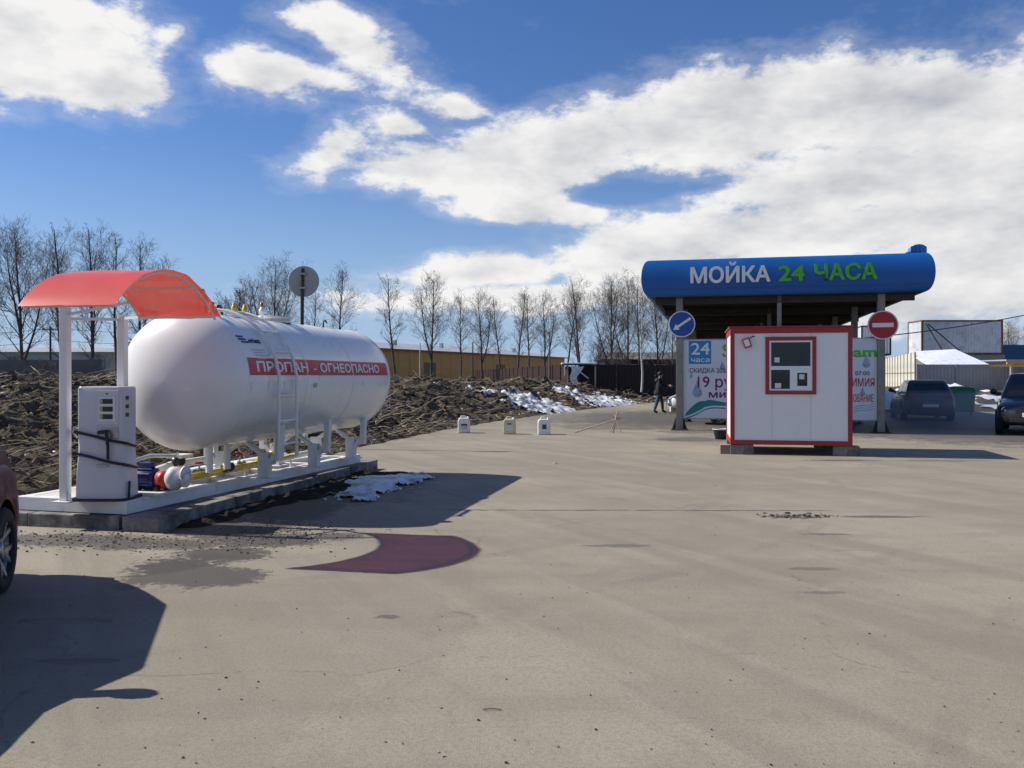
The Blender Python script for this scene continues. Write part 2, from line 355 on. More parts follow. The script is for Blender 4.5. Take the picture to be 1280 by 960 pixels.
# ------------------------------------------------------------------ ground and yard
def ground_mats():
    def base(name):
        m = bpy.data.materials.new(name); m.use_nodes = True; t = m.node_tree
        return m, t, t.nodes['Principled BSDF'], N(t, 'ShaderNodeTexCoord').outputs['Object']
    def noise(t, co, s, d=6, r=.6, sc=(1, 1, 1)):
        mp = N(t, 'ShaderNodeMapping'); mp.inputs['Scale'].default_value = sc; t.links.new(co, mp.inputs[0])
        n = N(t, 'ShaderNodeTexNoise'); n.inputs['Scale'].default_value = s; n.inputs['Detail'].default_value = min(d, 4); n.inputs['Roughness'].default_value = r
        t.links.new(mp.outputs[0], n.inputs['Vector']); return n.outputs['Fac']
    def mix(t, f, a, b):
        n = N(t, 'ShaderNodeMix', data_type='RGBA')
        if isinstance(f, (int, float)): n.inputs[0].default_value = f
        else: t.links.new(f, n.inputs[0])
        for i, v in ((6, a), (7, b)):
            if isinstance(v, tuple): n.inputs[i].default_value = v + (1,)
            else: t.links.new(v, n.inputs[i])
        return n.outputs[2]
    # dusty, worn asphalt
    m, t, p, co = base('dusty_asphalt'); L = t.links.new
    n_big = noise(t, co, .35, 5, .6); n_mid = noise(t, co, 1.6, 7, .65); n_fine = noise(t, co, 38, 4, .7); n_st = noise(t, co, .5, 6, .6, (.35, 2.2, 1))
    n_grain = noise(t, co, 150, 3, .7)
    c = mix(t, smooth(t, n_big, .35, .65), (.272, .236, .17), (.338, .295, .218))
    c = mix(t, smooth(t, n_st, .42, .68, 0, .55), c, (.212, .184, .135))
    rot = N(t, 'ShaderNodeMapping'); rot.inputs['Rotation'].default_value = (0, 0, R(62)); L(co, rot.inputs[0])
    n_trk = noise(t, rot.outputs[0], .8, 5, .6, (.12, 1.7, 1))          # long faint tyre streaks
    c = mix(t, smooth(t, n_trk, .46, .64, 0, .65), c, (.218, .19, .142))
    n_trk2 = noise(t, rot.outputs[0], 2.2, 5, .6, (.06, 1.2, 1))
    c = mix(t, smooth(t, n_trk2, .5, .7, 0, .4), c, (.375, .33, .248))
    c = mix(t, smooth(t, n_mid, .5, .75, 0, .4), c, (.385, .337, .255))
    c = mix(t, smooth(t, n_fine, .3, .7, 0, .32), (.17, .155, .135), c) if False else mix(t, smooth(t, n_fine, .4, .72, 0, .55), c, (.165, .146, .115))
    c = mix(t, smooth(t, n_grain, .53, .66, 0, .6), c, (.5, .44, .35))
    c = mix(t, smooth(t, n_grain, .34, .46, .55, 0), c, (.13, .115, .09))
    n_pt = noise(t, co, 4.5, 6, .7)
    c = mix(t, smooth(t, n_pt, .54, .72, 0, .4), c, (.2, .176, .134))
    vo = N(t, 'ShaderNodeTexVoronoi'); vo.inputs['Scale'].default_value = 6; L(co, vo.inputs['Vector'])
    sp = smooth(t, vo.outputs['Distance'], .035, .06, 1, 0)
    sel = N(t, 'ShaderNodeSeparateColor'); L(vo.outputs['Color'], sel.inputs[0])
    sp = M2(t, 'MULTIPLY', sp, M2(t, 'GREATER_THAN', sel.outputs[0], .72))
    c = mix(t, M2(t, 'MULTIPLY', sp, .75), c, (.06, .055, .05))
    # wet and oily patches: (x, y, rx, ry, strength)
    wet = [(-2.8, 7.3, .42, .62, 1), (-2.45, 7.0, .5, .42, 1), (-2.6, 7.9, .5, .4, .95), (-2.35, 8.55, .6, .36, .9), (-2.95, 9.3, .7, .7, 1), (-2.6, 10.6, .6, 1.2, 1), (-2.05, 12.4, .8, 1.6, 1), (-1.7, 13.6, .6, .9, .8), (-1.75, 8.75, .35, .2, .8), (-4.4, 8.6, 1.4, .34, .8), (-3.3, 8.35, .8, .3, .85), (-2.6, 8.7, .7, .3, .8),
           (-2.92, 5.75, .34, .085, 1), (-2.44, 4.93, .26, .06, .9), (-.81, 5.85, .1, .05, .8), (1.0, 8.3, .35, .09, .55), (2.5, 7.3, .22, .07, .5), (3.2, 8.9, .25, .07, .6), (3.2, 10.0, .32, .12, 1), (3.45, 10.12, .2, .06, 1),
           (4.2, 10.0, .5, .1, .75), (2.3, 6.5, .2, .05, .5), (4.5, 22.2, 1.0, .9, .7), (6.2, 25.5, 2.2, 1.2, .6), (9.5, 33, 9, 9, .85), (14.5, 25, 6, 6, .85), (6.5, 34, 3.5, 5, .55), (8.0, 16.6, 1.0, .2, .5), (6.2, 16.7, .8, .14, .8), (3.5, 28, 2.5, 2.2, .45)]
    ns = noise(t, co, 2.6, 6, .65); ns2 = noise(t, co, .8, 4, .6)
    ns3 = noise(t, co, 13, 5, .7)
    jit = M2(t, 'ADD', M2(t, 'MULTIPLY_ADD', ns, 1.3, -.65), M2(t, 'ADD', M2(t, 'MULTIPLY_ADD', ns2, .6, -.3), M2(t, 'MULTIPLY_ADD', ns3, 1.7, -.85)))
    acc = None
    for (x, y, rx, ry, a) in wet:
        mp = N(t, 'ShaderNodeMapping', vector_type='TEXTURE'); mp.inputs['Location'].default_value = (x, y, 0); mp.inputs['Scale'].default_value = (rx, ry, 1)
        L(co, mp.inputs[0]); ln = N(t, 'ShaderNodeVectorMath', operation='LENGTH'); L(mp.outputs[0], ln.inputs[0])
        g = M2(t, 'MULTIPLY', smooth(t, M2(t, 'ADD', ln.outputs['Value'], jit), .7, 1.08, 1, 0), a)
        acc = g if acc is None else M2(t, 'MAXIMUM', acc, g)
    c = mix(t, acc, c, mix(t, n_fine, (.06, .053, .046), (.085, .076, .065)))
    # tyre marks: faint arcs of turning wheels
    arcs = [(9.5, 1.0, 9.2, .11, .34), (9.5, 1.0, 10.7, .11, .34), (-6, 15.5, 9.6, .12, .45), (-6, 15.5, 11.1, .12, .45), (14, -3, 12.4, .1, .36), (14, -3, 13.9, .1, .36), (3, 30, 21.2, .14, .4), (3, 30, 22.7, .14, .4), (-14, 2, 16.5, .1, .4), (-14, 2, 18.0, .1, .4)]
    tm = None
    for (x, y, r, w, a) in arcs:
        mp = N(t, 'ShaderNodeMapping'); mp.inputs['Location'].default_value = (-x, -y, 0); L(co, mp.inputs[0])
        ln = N(t, 'ShaderNodeVectorMath', operation='LENGTH'); L(mp.outputs[0], ln.inputs[0])
        d = M2(t, 'ABSOLUTE', M2(t, 'SUBTRACT', ln.outputs['Value'], r)); g = smooth(t, d, w * .45, w, a, 0)
        tm = g if tm is None else M2(t, 'MAXIMUM', tm, g)
    tm = M2(t, 'MULTIPLY', tm, smooth(t, M2(t, 'ADD', ns2, M2(t, 'MULTIPLY_ADD', ns3, .5, -.25)), .42, .66, 0, .65))
    c = mix(t, tm, c, (.15, .132, .105))
    # repaired patches, a little darker and smoother than the old surface
    vp = N(t, 'ShaderNodeTexVoronoi', feature='F1'); vp.inputs['Scale'].default_value = .33; vp.inputs['Randomness'].default_value = .9; wmp = N(t, 'ShaderNodeVectorMath', operation='ADD'); L(co, wmp.inputs[0])
    wv = N(t, 'ShaderNodeTexNoise'); wv.inputs['Scale'].default_value = 1.5; wv.inputs['Detail'].default_value = 5; L(co, wv.inputs['Vector'])
    wsc = N(t, 'ShaderNodeVectorMath', operation='SCALE'); wsc.inputs['Scale'].default_value = .5; L(wv.outputs['Color'], wsc.inputs[0]); L(wsc.outputs[0], wmp.inputs[1]); L(wmp.outputs[0], vp.inputs['Vector'])
    vs_ = N(t, 'ShaderNodeSeparateColor'); L(vp.outputs['Color'], vs_.inputs[0])
    c = mix(t, smooth(t, vs_.outputs[0], .45, .95, 0, .22), c, (.2, .178, .142))
    # cracks
    ve = N(t, 'ShaderNodeTexVoronoi', feature='DISTANCE_TO_EDGE'); ve.inputs['Scale'].default_value = .33; ve.inputs['Randomness'].default_value = .9; L(wmp.outputs[0], ve.inputs['Vector'])
    ce = M2(t, 'MULTIPLY', smooth(t, ve.outputs['Distance'], .001, .006, 1, 0), smooth(t, M2(t, 'ADD', ns2, M2(t, 'MULTIPLY_ADD', ns3, .6, -.3)), .5, .62, 0, .4))
    c = mix(t, ce, c, (.075, .066, .055))
    sep = N(t, 'ShaderNodeSeparateXYZ'); L(co, sep.inputs[0])
    wob = noise(t, co, 3.5, 5, .7)
    def crack(y0, slope, x0, x1, w, s):
        nonlocal c
        d = M2(t, 'ABSOLUTE', M2(t, 'SUBTRACT', M2(t, 'SUBTRACT', sep.outputs[1], y0), M2(t, 'ADD', M2(t, 'MULTIPLY', sep.outputs[0], slope), M2(t, 'MULTIPLY_ADD', wob, .22, -.11))))
        k = smooth(t, d, w * .4, w, 1, 0)
        k = M2(t, 'MULTIPLY', k, smooth(t, sep.outputs[0], x0, x0 + .3)); k = M2(t, 'MULTIPLY', k, smooth(t, sep.outputs[0], x1 - .3, x1, 1, 0))
        k = M2(t, 'MULTIPLY', k, smooth(t, ns, .34, .5, .25, 1))
        c = mix(t, M2(t, 'MULTIPLY', k, s), c, (.055, .05, .045))
    crack(10.5, -.015, -.9, 3.9, .045, .85); crack(8.2, -.25, -3.3, -1.6, .02, .6); crack(15.1, -.03, -1.6, 5, .03, .4); crack(26.5, .05, -1.5, 6, .12, .5)
    L(c, p.inputs['Base Color'])
    rr = N(t, 'ShaderNodeMix'); L(acc, rr.inputs[0]); rr.inputs[2].default_value = .88; rr.inputs[3].default_value = .56; L(rr.outputs[0], p.inputs['Roughness'])
    p.inputs['Specular IOR Level'].default_value = .35
    b = N(t, 'ShaderNodeBump'); b.inputs['Strength'].default_value = .45; b.inputs['Distance'].default_value = .012
    hh = M2(t, 'ADD', M2(t, 'MULTIPLY', n_fine, .7), M2(t, 'MULTIPLY', n_grain, .5)); hh = M2(t, 'ADD', hh, M2(t, 'MULTIPLY', n_mid, 1.2))
    hh = M2(t, 'MULTIPLY', hh, M2(t, 'SUBTRACT', 1.0, M2(t, 'MULTIPLY', acc, .7)))
    L(hh, b.inputs['Height']); L(b.outputs[0], p.inputs['Normal'])
    K['asphalt'] = m
    # earth, rubble and dead grass
    def earth(name, cols, sc):
        m, t, p, co = base(name); L = t.links.new
        a = noise(t, co, .55 * sc, 6, .62); bn = noise(t, co, 3.2 * sc, 7, .7); f = noise(t, co, 17 * sc, 5, .75)
        c = mix(t, smooth(t, a, .38, .62), cols[0], cols[1]); c = mix(t, smooth(t, bn, .42, .66), c, cols[2])
        c = mix(t, smooth(t, f, .5, .75, 0, .6), c, cols[3])
        c = mix(t, smooth(t, f, .3, .42, .75, 0), c, (.018, .014, .011))
        L(c, p.inputs['Base Color']); p.inputs['Roughness'].default_value = .95; p.inputs['Specular IOR Level'].default_value = .15
        b = N(t, 'ShaderNodeBump'); b.inputs['Strength'].default_value = 1; b.inputs['Distance'].default_value = .09
        L(M2(t, 'ADD', bn, M2(t, 'MULTIPLY', f, .5)), b.inputs['Height']); L(b.outputs[0], p.inputs['Normal'])
        return m
    K['rubble'] = earth('rubble_earth', [(.105, .079, .056), (.08, .07, .042), (.13, .1, .072), (.22, .18, .13)], 1)
    K['mud'] = earth('black_mud', [(.035, .028, .024), (.025, .02, .018), (.05, .04, .033), (.09, .075, .06)], 2)
    K['field'] = earth('dry_field', [(.13, .1, .07), (.1, .075, .05), (.15, .125, .08), (.2, .17, .12)], .25)
    K['clod'] = earth('clod', [(.12, .088, .062), (.08, .06, .045), (.16, .125, .09), (.26, .21, .16)], 2.5)
ground_mats()
K['stick'] = mat('stick', (.28, .225, .165), .85, 0, .5, 1.2)
K['gravel'] = mat('gravel', (.25, .225, .19), .9, 0, .5, 2.5)
K['straw'] = mat('straw', (.42, .34, .2), .85, 0, .4, 1.5)
K['scrap'] = mat('scrap', (.6, .58, .53), .7, 0, .15, 4)

def sheet(name, x0, x1, y0, y1, nx, ny, z, m):
    mb = MB()
    vs = [(x0 + (x1 - x0) * i / nx, y0 + (y1 - y0) * j / ny, z) for j in range(ny + 1) for i in range(nx + 1)]
    fs = [(j * (nx + 1) + i, j * (nx + 1) + i + 1, (j + 1) * (nx + 1) + i + 1, (j + 1) * (nx + 1) + i) for j in range(ny) for i in range(nx)]
    mb.add(vs, fs); o = mb.build(name, m); tag(o, kind='structure'); return o
sheet('ground', -900, 900, -300, 1500, 12, 12, -.06, K['field'])
# the yard: its left border is where the rubble field begins
EDGE = [(-60, 8.0), (-20, 8.3), (-7.4, 8.9), (-6.0, 9.9), (-5.3, 11.2), (-4.4, 14.0), (-3.7, 17.2), (-3.2, 20.5), (-1.9, 26.5), (-.2, 32), (2.1, 38.5), (5, 45.5), (8.5, 53), (14, 61), (24, 70), (60, 90)]
mb = MB(); n = len(EDGE)
lo = [(x - 2.5 if y > 9 else x, y + .2, 0) for x, y in EDGE]
vs = [(-60, -40, 0)] + lo + [(60, -40, 0)]
mb.add(vs, [tuple(range(len(vs) - 1, -1, -1))]); yard = mb.build('asphalt_yard', K['asphalt'], fix=True); tag(yard, kind='structure')
if yard.data.polygons[0].normal.z < 0: yard.data.flip_normals()

def edge_dist(x, y):                        # >0 inside the rubble field
    best = 1e9; side = 1
    for i in range(n - 1):
        ax, ay = EDGE[i]; bx, by = EDGE[i + 1]
        dx, dy = bx - ax, by - ay; l2 = dx * dx + dy * dy
        t = max(0, min(1, ((x - ax) * dx + (y - ay) * dy) / l2))
        qx, qy = x - ax - t * dx, y - ay - t * dy; d = qx * qx + qy * qy
        if d < best - 1e-9: best = d; side = 1 if dx * qy - dy * qx > 0 else -1
    return side * math.sqrt(best)
def sstep(a, b, x):
    t = max(0, min(1, (x - a) / (b - a))); return t * t * (3 - 2 * t)
def rub(x, y, fine=True):
    d = edge_dist(x, y)
    if d < -.6: return d, -.3
    steep = sstep(17, 23, y)                # a steep berm along the far road, a gentler heap behind the tank
    top = (1 - steep) * (.25 * sstep(0, 1.5, d) + .75 * sstep(1, 14, d)) + steep * 1.25 * sstep(-.2, 4.2, d)
    top *= 1 - .5 * sstep(44, 56, y)
    top -= .45 * sstep(9, 22, d) * steep
    v = Vector((x, y, 0))
    h = top + (.42 * noise.noise(v * .33) + .26 * noise.noise(v * .8 + Vector((7, 3, 0)))) * sstep(.2, 3.5, d)
    if fine:
        k = sstep(-.4, 1.0, d)
        h += k * (.22 * abs(noise.noise(v * 1.7)) + .14 * noise.noise(v * 3.3) + .1 * noise.noise(v * 6.5) )
    h += -.28 * (1 - sstep(-.6, .15, d + .25 * noise.noise(v * 1.1)))
    return d, h
def heap(name, x0, x1, y0, y1, st, skip=None):
    nx, ny = int((x1 - x0) / st), int((y1 - y0) / st)
    idx = {}; vs = []; fs = []
    for j in range(ny + 1):
        for i in range(nx + 1):
            x, y = x0 + i * st, y0 + j * st
            d, h = rub(x, y)
            if d > -.55: idx[i, j] = len(vs); vs.append((x + random.uniform(-.3, .3) * st, y + random.uniform(-.3, .3) * st, h))
    for j in range(ny):
        for i in range(nx):
            q = [(i, j), (i + 1, j), (i + 1, j + 1), (i, j + 1)]
            if all(a in idx for a in q): fs.append(tuple(idx[a] for a in q))
    return vs, fs
mb = MB()
for args in ((-18, 0, 8, 30, .13), (-46, -17.9, 8, 30, .34), (-46, 16, 29.9, 72, .34)):
    mb.add(*heap('x', *args))
o = mb.build('rubble_field', K['rubble']); tag(o, kind='structure')
# clods, broken timber and torn roots lying all over it
def scatter():
    mb = MB(); rnd = random.Random(3); cnt = 0
    def clod(x, y, z, s):
        T = Matrix.Translation((x, y, z)) @ Matrix.Rotation(rnd.uniform(0, 6.3), 4, 'Z') @ Matrix.Rotation(rnd.uniform(-.6, .6), 4, 'X')
        vs = [((a + rnd.uniform(-.35, .35)) * s, (b + rnd.uniform(-.35, .35)) * s * .8, (c + rnd.uniform(-.35, .35)) * s * .6) for a in (-1, 1) for b in (-1, 1) for c in (-1, 1)]
        mb.add(vs, [(0, 1, 3, 2), (4, 6, 7, 5), (0, 4, 5, 1), (2, 3, 7, 6), (0, 2, 6, 4), (1, 5, 7, 3)], (1 if rnd.random() < .035 else 0), False, T)
    def stick(x, y, z, l, kr):
        q = rnd.uniform(0, 6.3); up = rnd.uniform(-.25, .45); p = Vector((x, y, z + .03)); pts = [p]
        for k in range(3):
            q += rnd.uniform(-.5, .5); p = p + Vector((math.cos(q), math.sin(q), up + rnd.uniform(-.3, .25))) * l / 3; pts.append(p)
        r = rnd.uniform(.004, .012) * kr * (1 if l < .6 else 1.5); mb.tube(pts, [r, r * .9, r * .7, r * .4], 3, rnd.choice((2, 2, 4, 4, 3)), False, False)
    for k in range(60000):
        if rnd.random() < .5: x, y = rnd.uniform(-16, 0), rnd.uniform(8.5, 27)
        else:
            x, y = rnd.uniform(-24, 13), rnd.uniform(20, 60)
        d, h = rub(x, y)
        if d < .1 or (d > 14 and y > 24) or h < -.02: continue
        s = rnd.uniform(.01, .045) if y < 22 else rnd.uniform(.025, .085)
        if rnd.random() < .04: s *= 2
        if d < .8: s *= .6
        if rnd.random() < .42: stick(x, y, h, rnd.uniform(.1, .5) * (1 if y < 22 else 1.7) * (2 if rnd.random() < .06 else 1), .6 if y < 22 else 1)
        else: clod(x, y, h + s * .2, s)
    o = mb.build('rubble_debris', [K['clod'], K['scrap'], K['stick'], K['twig'], K['straw']])
    tag(o, 'brown clods, torn roots and broken sticks strewn over the rubble field', 'debris', kind='stuff')
    # loose stones by the concrete base and over the yard
    mb = MB()
    for k in range(1350):
        if k < 500: x = rnd.gauss(-4.0, .8); y = 8.55 + rnd.gauss(0, .28) + (x + 4) * -.2
        elif k < 900: x = rnd.gauss(-2.3, .35); y = 8.9 + rnd.gauss(0, .35)
        else:
            y = 3.5 + 16 * rnd.random() ** 1.5; x = rnd.uniform(-.6, .62) * y
        if edge_dist(x, y) > -.3: continue
        s = rnd.uniform(.002, .009) if k < 900 else rnd.uniform(.0015, .005)
        T = Matrix.Translation((x, y, .002)) @ Matrix.Rotation(rnd.uniform(0, 6.3), 4, 'Z')
        vs = [((a + rnd.uniform(-.4, .4)) * s, (b + rnd.uniform(-.4, .4)) * s, c * s) for a in (-1, 1) for b in (-1, 1) for c in (0, 1 + rnd.uniform(-.4, .3))]
        mb.add(vs, [(0, 1, 3, 2), (4, 6, 7, 5), (0, 4, 5, 1), (2, 3, 7, 6), (0, 2, 6, 4), (1, 5, 7, 3)], rnd.choice((0, 0, 1)), False, T)
    o = mb.build('loose_gravel', [K['gravel'], K['clod']]); tag(o, 'loose grey gravel lying on the asphalt before the concrete base', 'gravel', kind='stuff')
scatter()
# snow left on the rubble and by the base
def snow_patch(cx, cy, rx, ry, rot, thr, st, label, lift=.05, onrub=True, m='snow', seed=0, stretch=1., h0=.09):
    nx, ny = int(2 * rx / st), int(2 * ry / st); idx = {}; vs = []; fs = []
    c, s = math.cos(rot), math.sin(rot)
    for j in range(ny + 1):
        for i in range(nx + 1):
            a, b = -rx + i * st, -ry + j * st
            k = 1 - math.sqrt((a / rx) ** 2 + (b / ry) ** 2)
            v = Vector((a * 1.1 + seed, b * 1.1 * stretch, seed))
            q = k * 1.2 + .6 * noise.noise(v) + .55 * noise.noise(v * 2.7) + .5 * noise.noise(v * 6) + .3 * noise.noise(v * 12) - thr
            x, y = cx + a * c - b * s, cy + a * s + b * c
            if q > -.05:
                z = (rub(x, y)[1] if onrub else 0) + (lift if q > 0 else (-.06 if onrub else -.004)) + min(max(q, 0), .5) * h0 * 2
                idx[i, j] = len(vs); vs.append((x, y, z))
    for j in range(ny):
        for i in range(nx):
            q = [(i, j), (i + 1, j), (i + 1, j + 1), (i, j + 1)]
            if all(a in idx for a in q): fs.append(tuple(idx[a] for a in q))
    mb = MB(); mb.add(vs, fs, 0, True); o = mb.build('snow_patch', K[m]); return tag(o, label, 'snow', 'snow left lying about')
def mud():
    mb = MB(); nx, ny, st = 26, 120, .05; vs = []
    for j in range(ny + 1):
        for i in range(nx + 1):
            y = 9.1 + j * st; x = -3.62 + (y - 8.98) * .2126 + .02 + i * st; v = Vector((x, y, 0))
            wd_ = .34 + .38 * sstep(10.5, 13, y) + .35 * noise.noise(v * .8) + .16 * noise.noise(v * 2.6); k = (1 - sstep(wd_ - .22, wd_ + .06, i * st)) * sstep(9.1, 9.6, y) * (1 - sstep(14.2, 15, y))
            vs.append((x, y, -.012 + k * (.05 + .04 * noise.noise(v * 3.5) + .035 * noise.noise(v * 9))))
    mb.add(vs, [(j * (nx + 1) + i, j * (nx + 1) + i + 1, (j + 1) * (nx + 1) + i + 1, (j + 1) * (nx + 1) + i) for j in range(ny) for i in range(nx)])
    o = mb.build('mud_strip', K['mud']); tag(o, kind='structure')
mud()
snow_patch(-1.93, 12.9, .6, 1.7, R(-8), .32, .035, 'melting snow patch on the asphalt beside the concrete base', .012, False, 'dirty_snow', 2.2, 1, .05)
snow_patch(1.2, 38.6, 3.7, 2.3, R(35), .3, .09, 'broad melting snow patch on the berm behind the jerrycans', .05, True, 'dirty_snow', 5.3, .55, .05)
snow_patch(5.2, 47.3, 4.6, 2.0, R(55), .18, .1, 'snow patch on the berm slope between the white wrapped shed and the road', .05, True, 'dirty_snow', 9.1, .6, .05)
snow_patch(-13.5, 25.5, .9, .5, .1, .3, .07, 'small snow patch on the rubble at the left edge', .03, True, 'snow', 12.4, 1, .03)
# ------------------------------------------------------------------ concrete base, skid, tank
CY = R(12)
cb = empty('concrete_base', (-3.64, 8.98, 0), -CY, 'low base of grey concrete blocks carrying the white skid', 'base')
def blocks():
    rnd = random.Random(5)
    def blk(x0, x1, y0, y1, z0, z1):
        b = MB().box((x0, y0, z0), (x1, y1, z1))
        o = b.build('concrete_block', K['concrete'], cb, .012); return o
    y = 0.
    for i, l in enumerate((.42, 1.18, 1.2, 1.16, 1.2, 1.2)):
        dx = rnd.uniform(-.03, .02) if i else .03
        blk(-.42 + dx, dx, y + .006, y + l - .006, -.03, .15 + rnd.uniform(-.008, .008)); y += l
    x = -.45
    for i in range(3):
        blk(x - 1.1, x - .008, .07 + rnd.uniform(-.02, .02), .5, -.03, .142 + rnd.uniform(-.004, .004)); x -= 1.1
    for i in range(3):
        for j in range(4):
            xa = -1.65 + i * .4; ya = .52 + j * 1.46
            blk(-1.72 + i * .43, -1.72 + i * .43 + .422, ya, ya + 1.45, -.03, .135)
blocks()
SY = R(15)
sk = empty('tank_skid', (-4.03, 9.2, .15), -SY, 'long white steel skid frame under the propane tank', 'skid frame')
def skid():
    L_ = 5.75
    def ch(name, lo, hi): return MB().box(lo, hi).build(name, K['frame_paint'], sk, .006)
    ch('rail', (-.12, .12, 0), (0, L_, .14)); ch('rail', (-.72, .12, 0), (-.62, L_, .14)); ch('rail', (-1.42, .12, 0), (-1.3, L_ - .1, .14))
    ch('front_beam', (-1.42, 0, 0), (0.002, .118, .142))
    for y in (1.35, 2.4, 3.35, 4.3, 5.5):
        ch('cross_beam', (-.618, y, .02), (-.122, y + .1, .12)); ch('cross_beam', (-1.298, y, .02), (-.722, y + .1, .12))
    MB().box((-1.298, .12, .115), (-.122, 1.2, .135)).build('deck_plate', K['deck'], sk)
    MB().box((-1.298, 1.5, .06), (-.722, 5.4, .08)).build('deck_plate', K['deck'], sk)
skid()
TY = R(12.5)
tk = empty('propane_tank', (-3.75, 10.1, 0), -TY, 'large white horizontal propane tank with red lettered band on steel legs', 'tank')
TR, TZ, TL, TD = .8, 1.55, 4.5, .4
def tank():
    prof = []
    for i in range(13):
        q = i / 12 * math.pi / 2; prof.append((TR * math.sin(q) if i else .002, -TD * math.cos(q)))
    prof += [(TR, TL * i / 8) for i in range(1, 8)]
    for i in range(13):
        q = i / 12 * math.pi / 2; prof.append((TR * math.cos(q) if i < 12 else .002, TL + TD * math.sin(q)))
    sh = MB().lathe(prof, 72, 'Y', (0, 0, TZ)).build('shell', K['tank_paint'], tk, fix=True)
    for y in (.0, 1.5, 3.0, TL): # weld seams
        MB().lathe([(TR - .004, y - .012), (TR + .007, y - .005), (TR + .007, y + .005), (TR - .004, y + .012)], 72, 'Y', (0, 0, TZ)).build('weld_seam', K['tank_paint'], sh)
    def wrap(u, v, off):                   # u along the axis, v metres up the flank from mid-height, on the +X side
        q = v / TR; return ((TR + off) * math.cos(q), u, TZ + (TR + off) * math.sin(q))
    def patch(name, u0, u1, v0, v1, m, off, parent):
        mb = MB(); k = 10
        vs = [wrap(u, v0 + (v1 - v0) * i / k, off) for i in range(k + 1) for u in (u0, u1)]
        vs2 = [wrap(u, v0 + (v1 - v0) * i / k, off - .003) for i in range(k + 1) for u in (u0, u1)]
        mb.add(vs, [(2 * i, 2 * i + 1, 2 * i + 3, 2 * i + 2) for i in range(k)], 0, True)
        return mb.build(name, m, parent)
    band = patch('band', .03, 4.42, .06, .265, K['band_red'], .004, tk); band['label'] = 'red band with white warning lettering'
    def wtext(name, s, h, u0, width, v, m, bold, off, parent, tiltlevels=5):
        me = embolden(text_mesh(s, h, 0., 0.), bold)
        bm = bmesh.new(); bm.from_mesh(me)
        for i in range(1, tiltlevels):
            y = h * i / tiltlevels
            bmesh.ops.bisect_plane(bm, geom=bm.verts[:] + bm.edges[:] + bm.faces[:], plane_co=(0, y, 0), plane_no=(0, 1, 0))
        x0 = min(q.co.x for q in bm.verts); x1 = max(q.co.x for q in bm.verts)
        for q in bm.verts:
            q.co = wrap(u0 + (q.co.x - x0) / (x1 - x0) * width, v + q.co.y, off + q.co.z)
        bm.to_mesh(me); bm.free(); me.materials.append(m)
        o = bpy.data.objects.new(name, me); col.objects.link(o); o.parent = parent; return o
    wtext('lettering', 'ПРОПАН', .118, .2, 1.33, .103, K['vinyl_white'], .0045, .0085, band)
    wtext('lettering', '-', .118, 1.69, .09, .103, K['vinyl_white'], .0, .0085, band)
    wtext('lettering', 'ОГНЕОПАСНО', .118, 1.9, 2.16, .103, K['vinyl_white'], .0045, .0085, band)
    for i in range(3):                     # the maker's mark: three slanted bars
        mb = MB(); v0 = .53 - .038 * i
        mb.add([wrap(.0 + .03 * i, v0, .004), wrap(.17 + .03 * i, v0, .004), wrap(.175 + .03 * i, v0 + .026, .004), wrap(.005 + .03 * i, v0 + .026, .004)], [(0, 1, 2, 3)])
        mb.build('logo_bar', K['vinyl_navy'], tk)
    wtext('lettering', 'eriett', .07, .24, .28, .46, K['vinyl_navy'], .003, .008, tk, 3)
    for i, w in enumerate((.4, .34, .42, .3)):
        patch('fine_print', .2 + .02 * i, .2 + .02 * i + w * .8, .36 - .035 * i, .374 - .035 * i, K['vinyl_grey'], .004, tk)
    for i, (a, b) in enumerate(((.06, .42), (.46, .82), (.86, 1.5))):
        patch('label_plate', a, b, -.13, -.01, K['vinyl_white'], .004, tk)
    patch('data_plate', 1.68, 1.78, -.1, -.045, K['zinc'], .008, tk)
    # legs: forked pedestals on both sides
    for y in (1.3, 2.75, 4.1):
        for s in (1, -1):
            mb = MB()
            def beam(p0, p1, wx, wy):
                p0, p1 = Vector(p0), Vector(p1)
                a = Vector((wx / 2, 0, 0)); b = Vector((0, wy / 2, 0))
                mb.add([p0 - a - b, p0 + a - b, p0 + a + b, p0 - a + b, p1 - a - b, p1 + a - b, p1 + a + b, p1 - a + b],
                       [(0, 3, 2, 1), (4, 5, 6, 7), (0, 1, 5, 4), (1, 2, 6, 5), (2, 3, 7, 6), (3, 0, 4, 7)])
            beam((s * .3, y, .286), (s * .3, y, .62), .15, .1)
            beam((s * .3, y, .286), (s * .3, y, .3), .3, .24)
            beam((s * .26, y, .6), (s * .02, y, .765), .075, .098)
            beam((s * .365, y, .47), (s * .47, y, .6), .08, .099)
            beam((s * .5, y, .52), (s * .52, y, 1.0), .075, .101)
            beam((s * .53, y, 1.0), (s * .53, y, 1.015), .13, .16)
            mb.build('leg', K['frame_paint'], tk)
    # ladder hooked over the top
    ld = MB()
    def stile(y):
        pts = [(.86, y, .6), (.86, y, 1.2), (.86, y, 1.62)]
        for i in range(1, 9):
            q = R(8 + i * 10); pts.append(((TR + .055) * math.cos(q), y, TZ + (TR + .055) * math.sin(q)))
        return pts
    lad = MB().tube(stile(.6), .02, 8).build('ladder', K['white_paint'], tk)
    MB().tube(stile(1.06), .02, 8).build('stile', K['white_paint'], lad)
    for z in (.78, 1.06, 1.36):
        MB().tube([(.86, .6, z), (.86, 1.06, z)], .015, 8).build('rung', K['white_paint'], lad)
    for q in (24, 44, 62, 80):
        q = R(q); p = ((TR + .055) * math.cos(q), .6, TZ + (TR + .055) * math.sin(q))
        MB().tube([p, (p[0], 1.06, p[2])], .015, 8).build('rung', K['white_paint'], lad)
    # fittings on top
    tz = TZ + TR
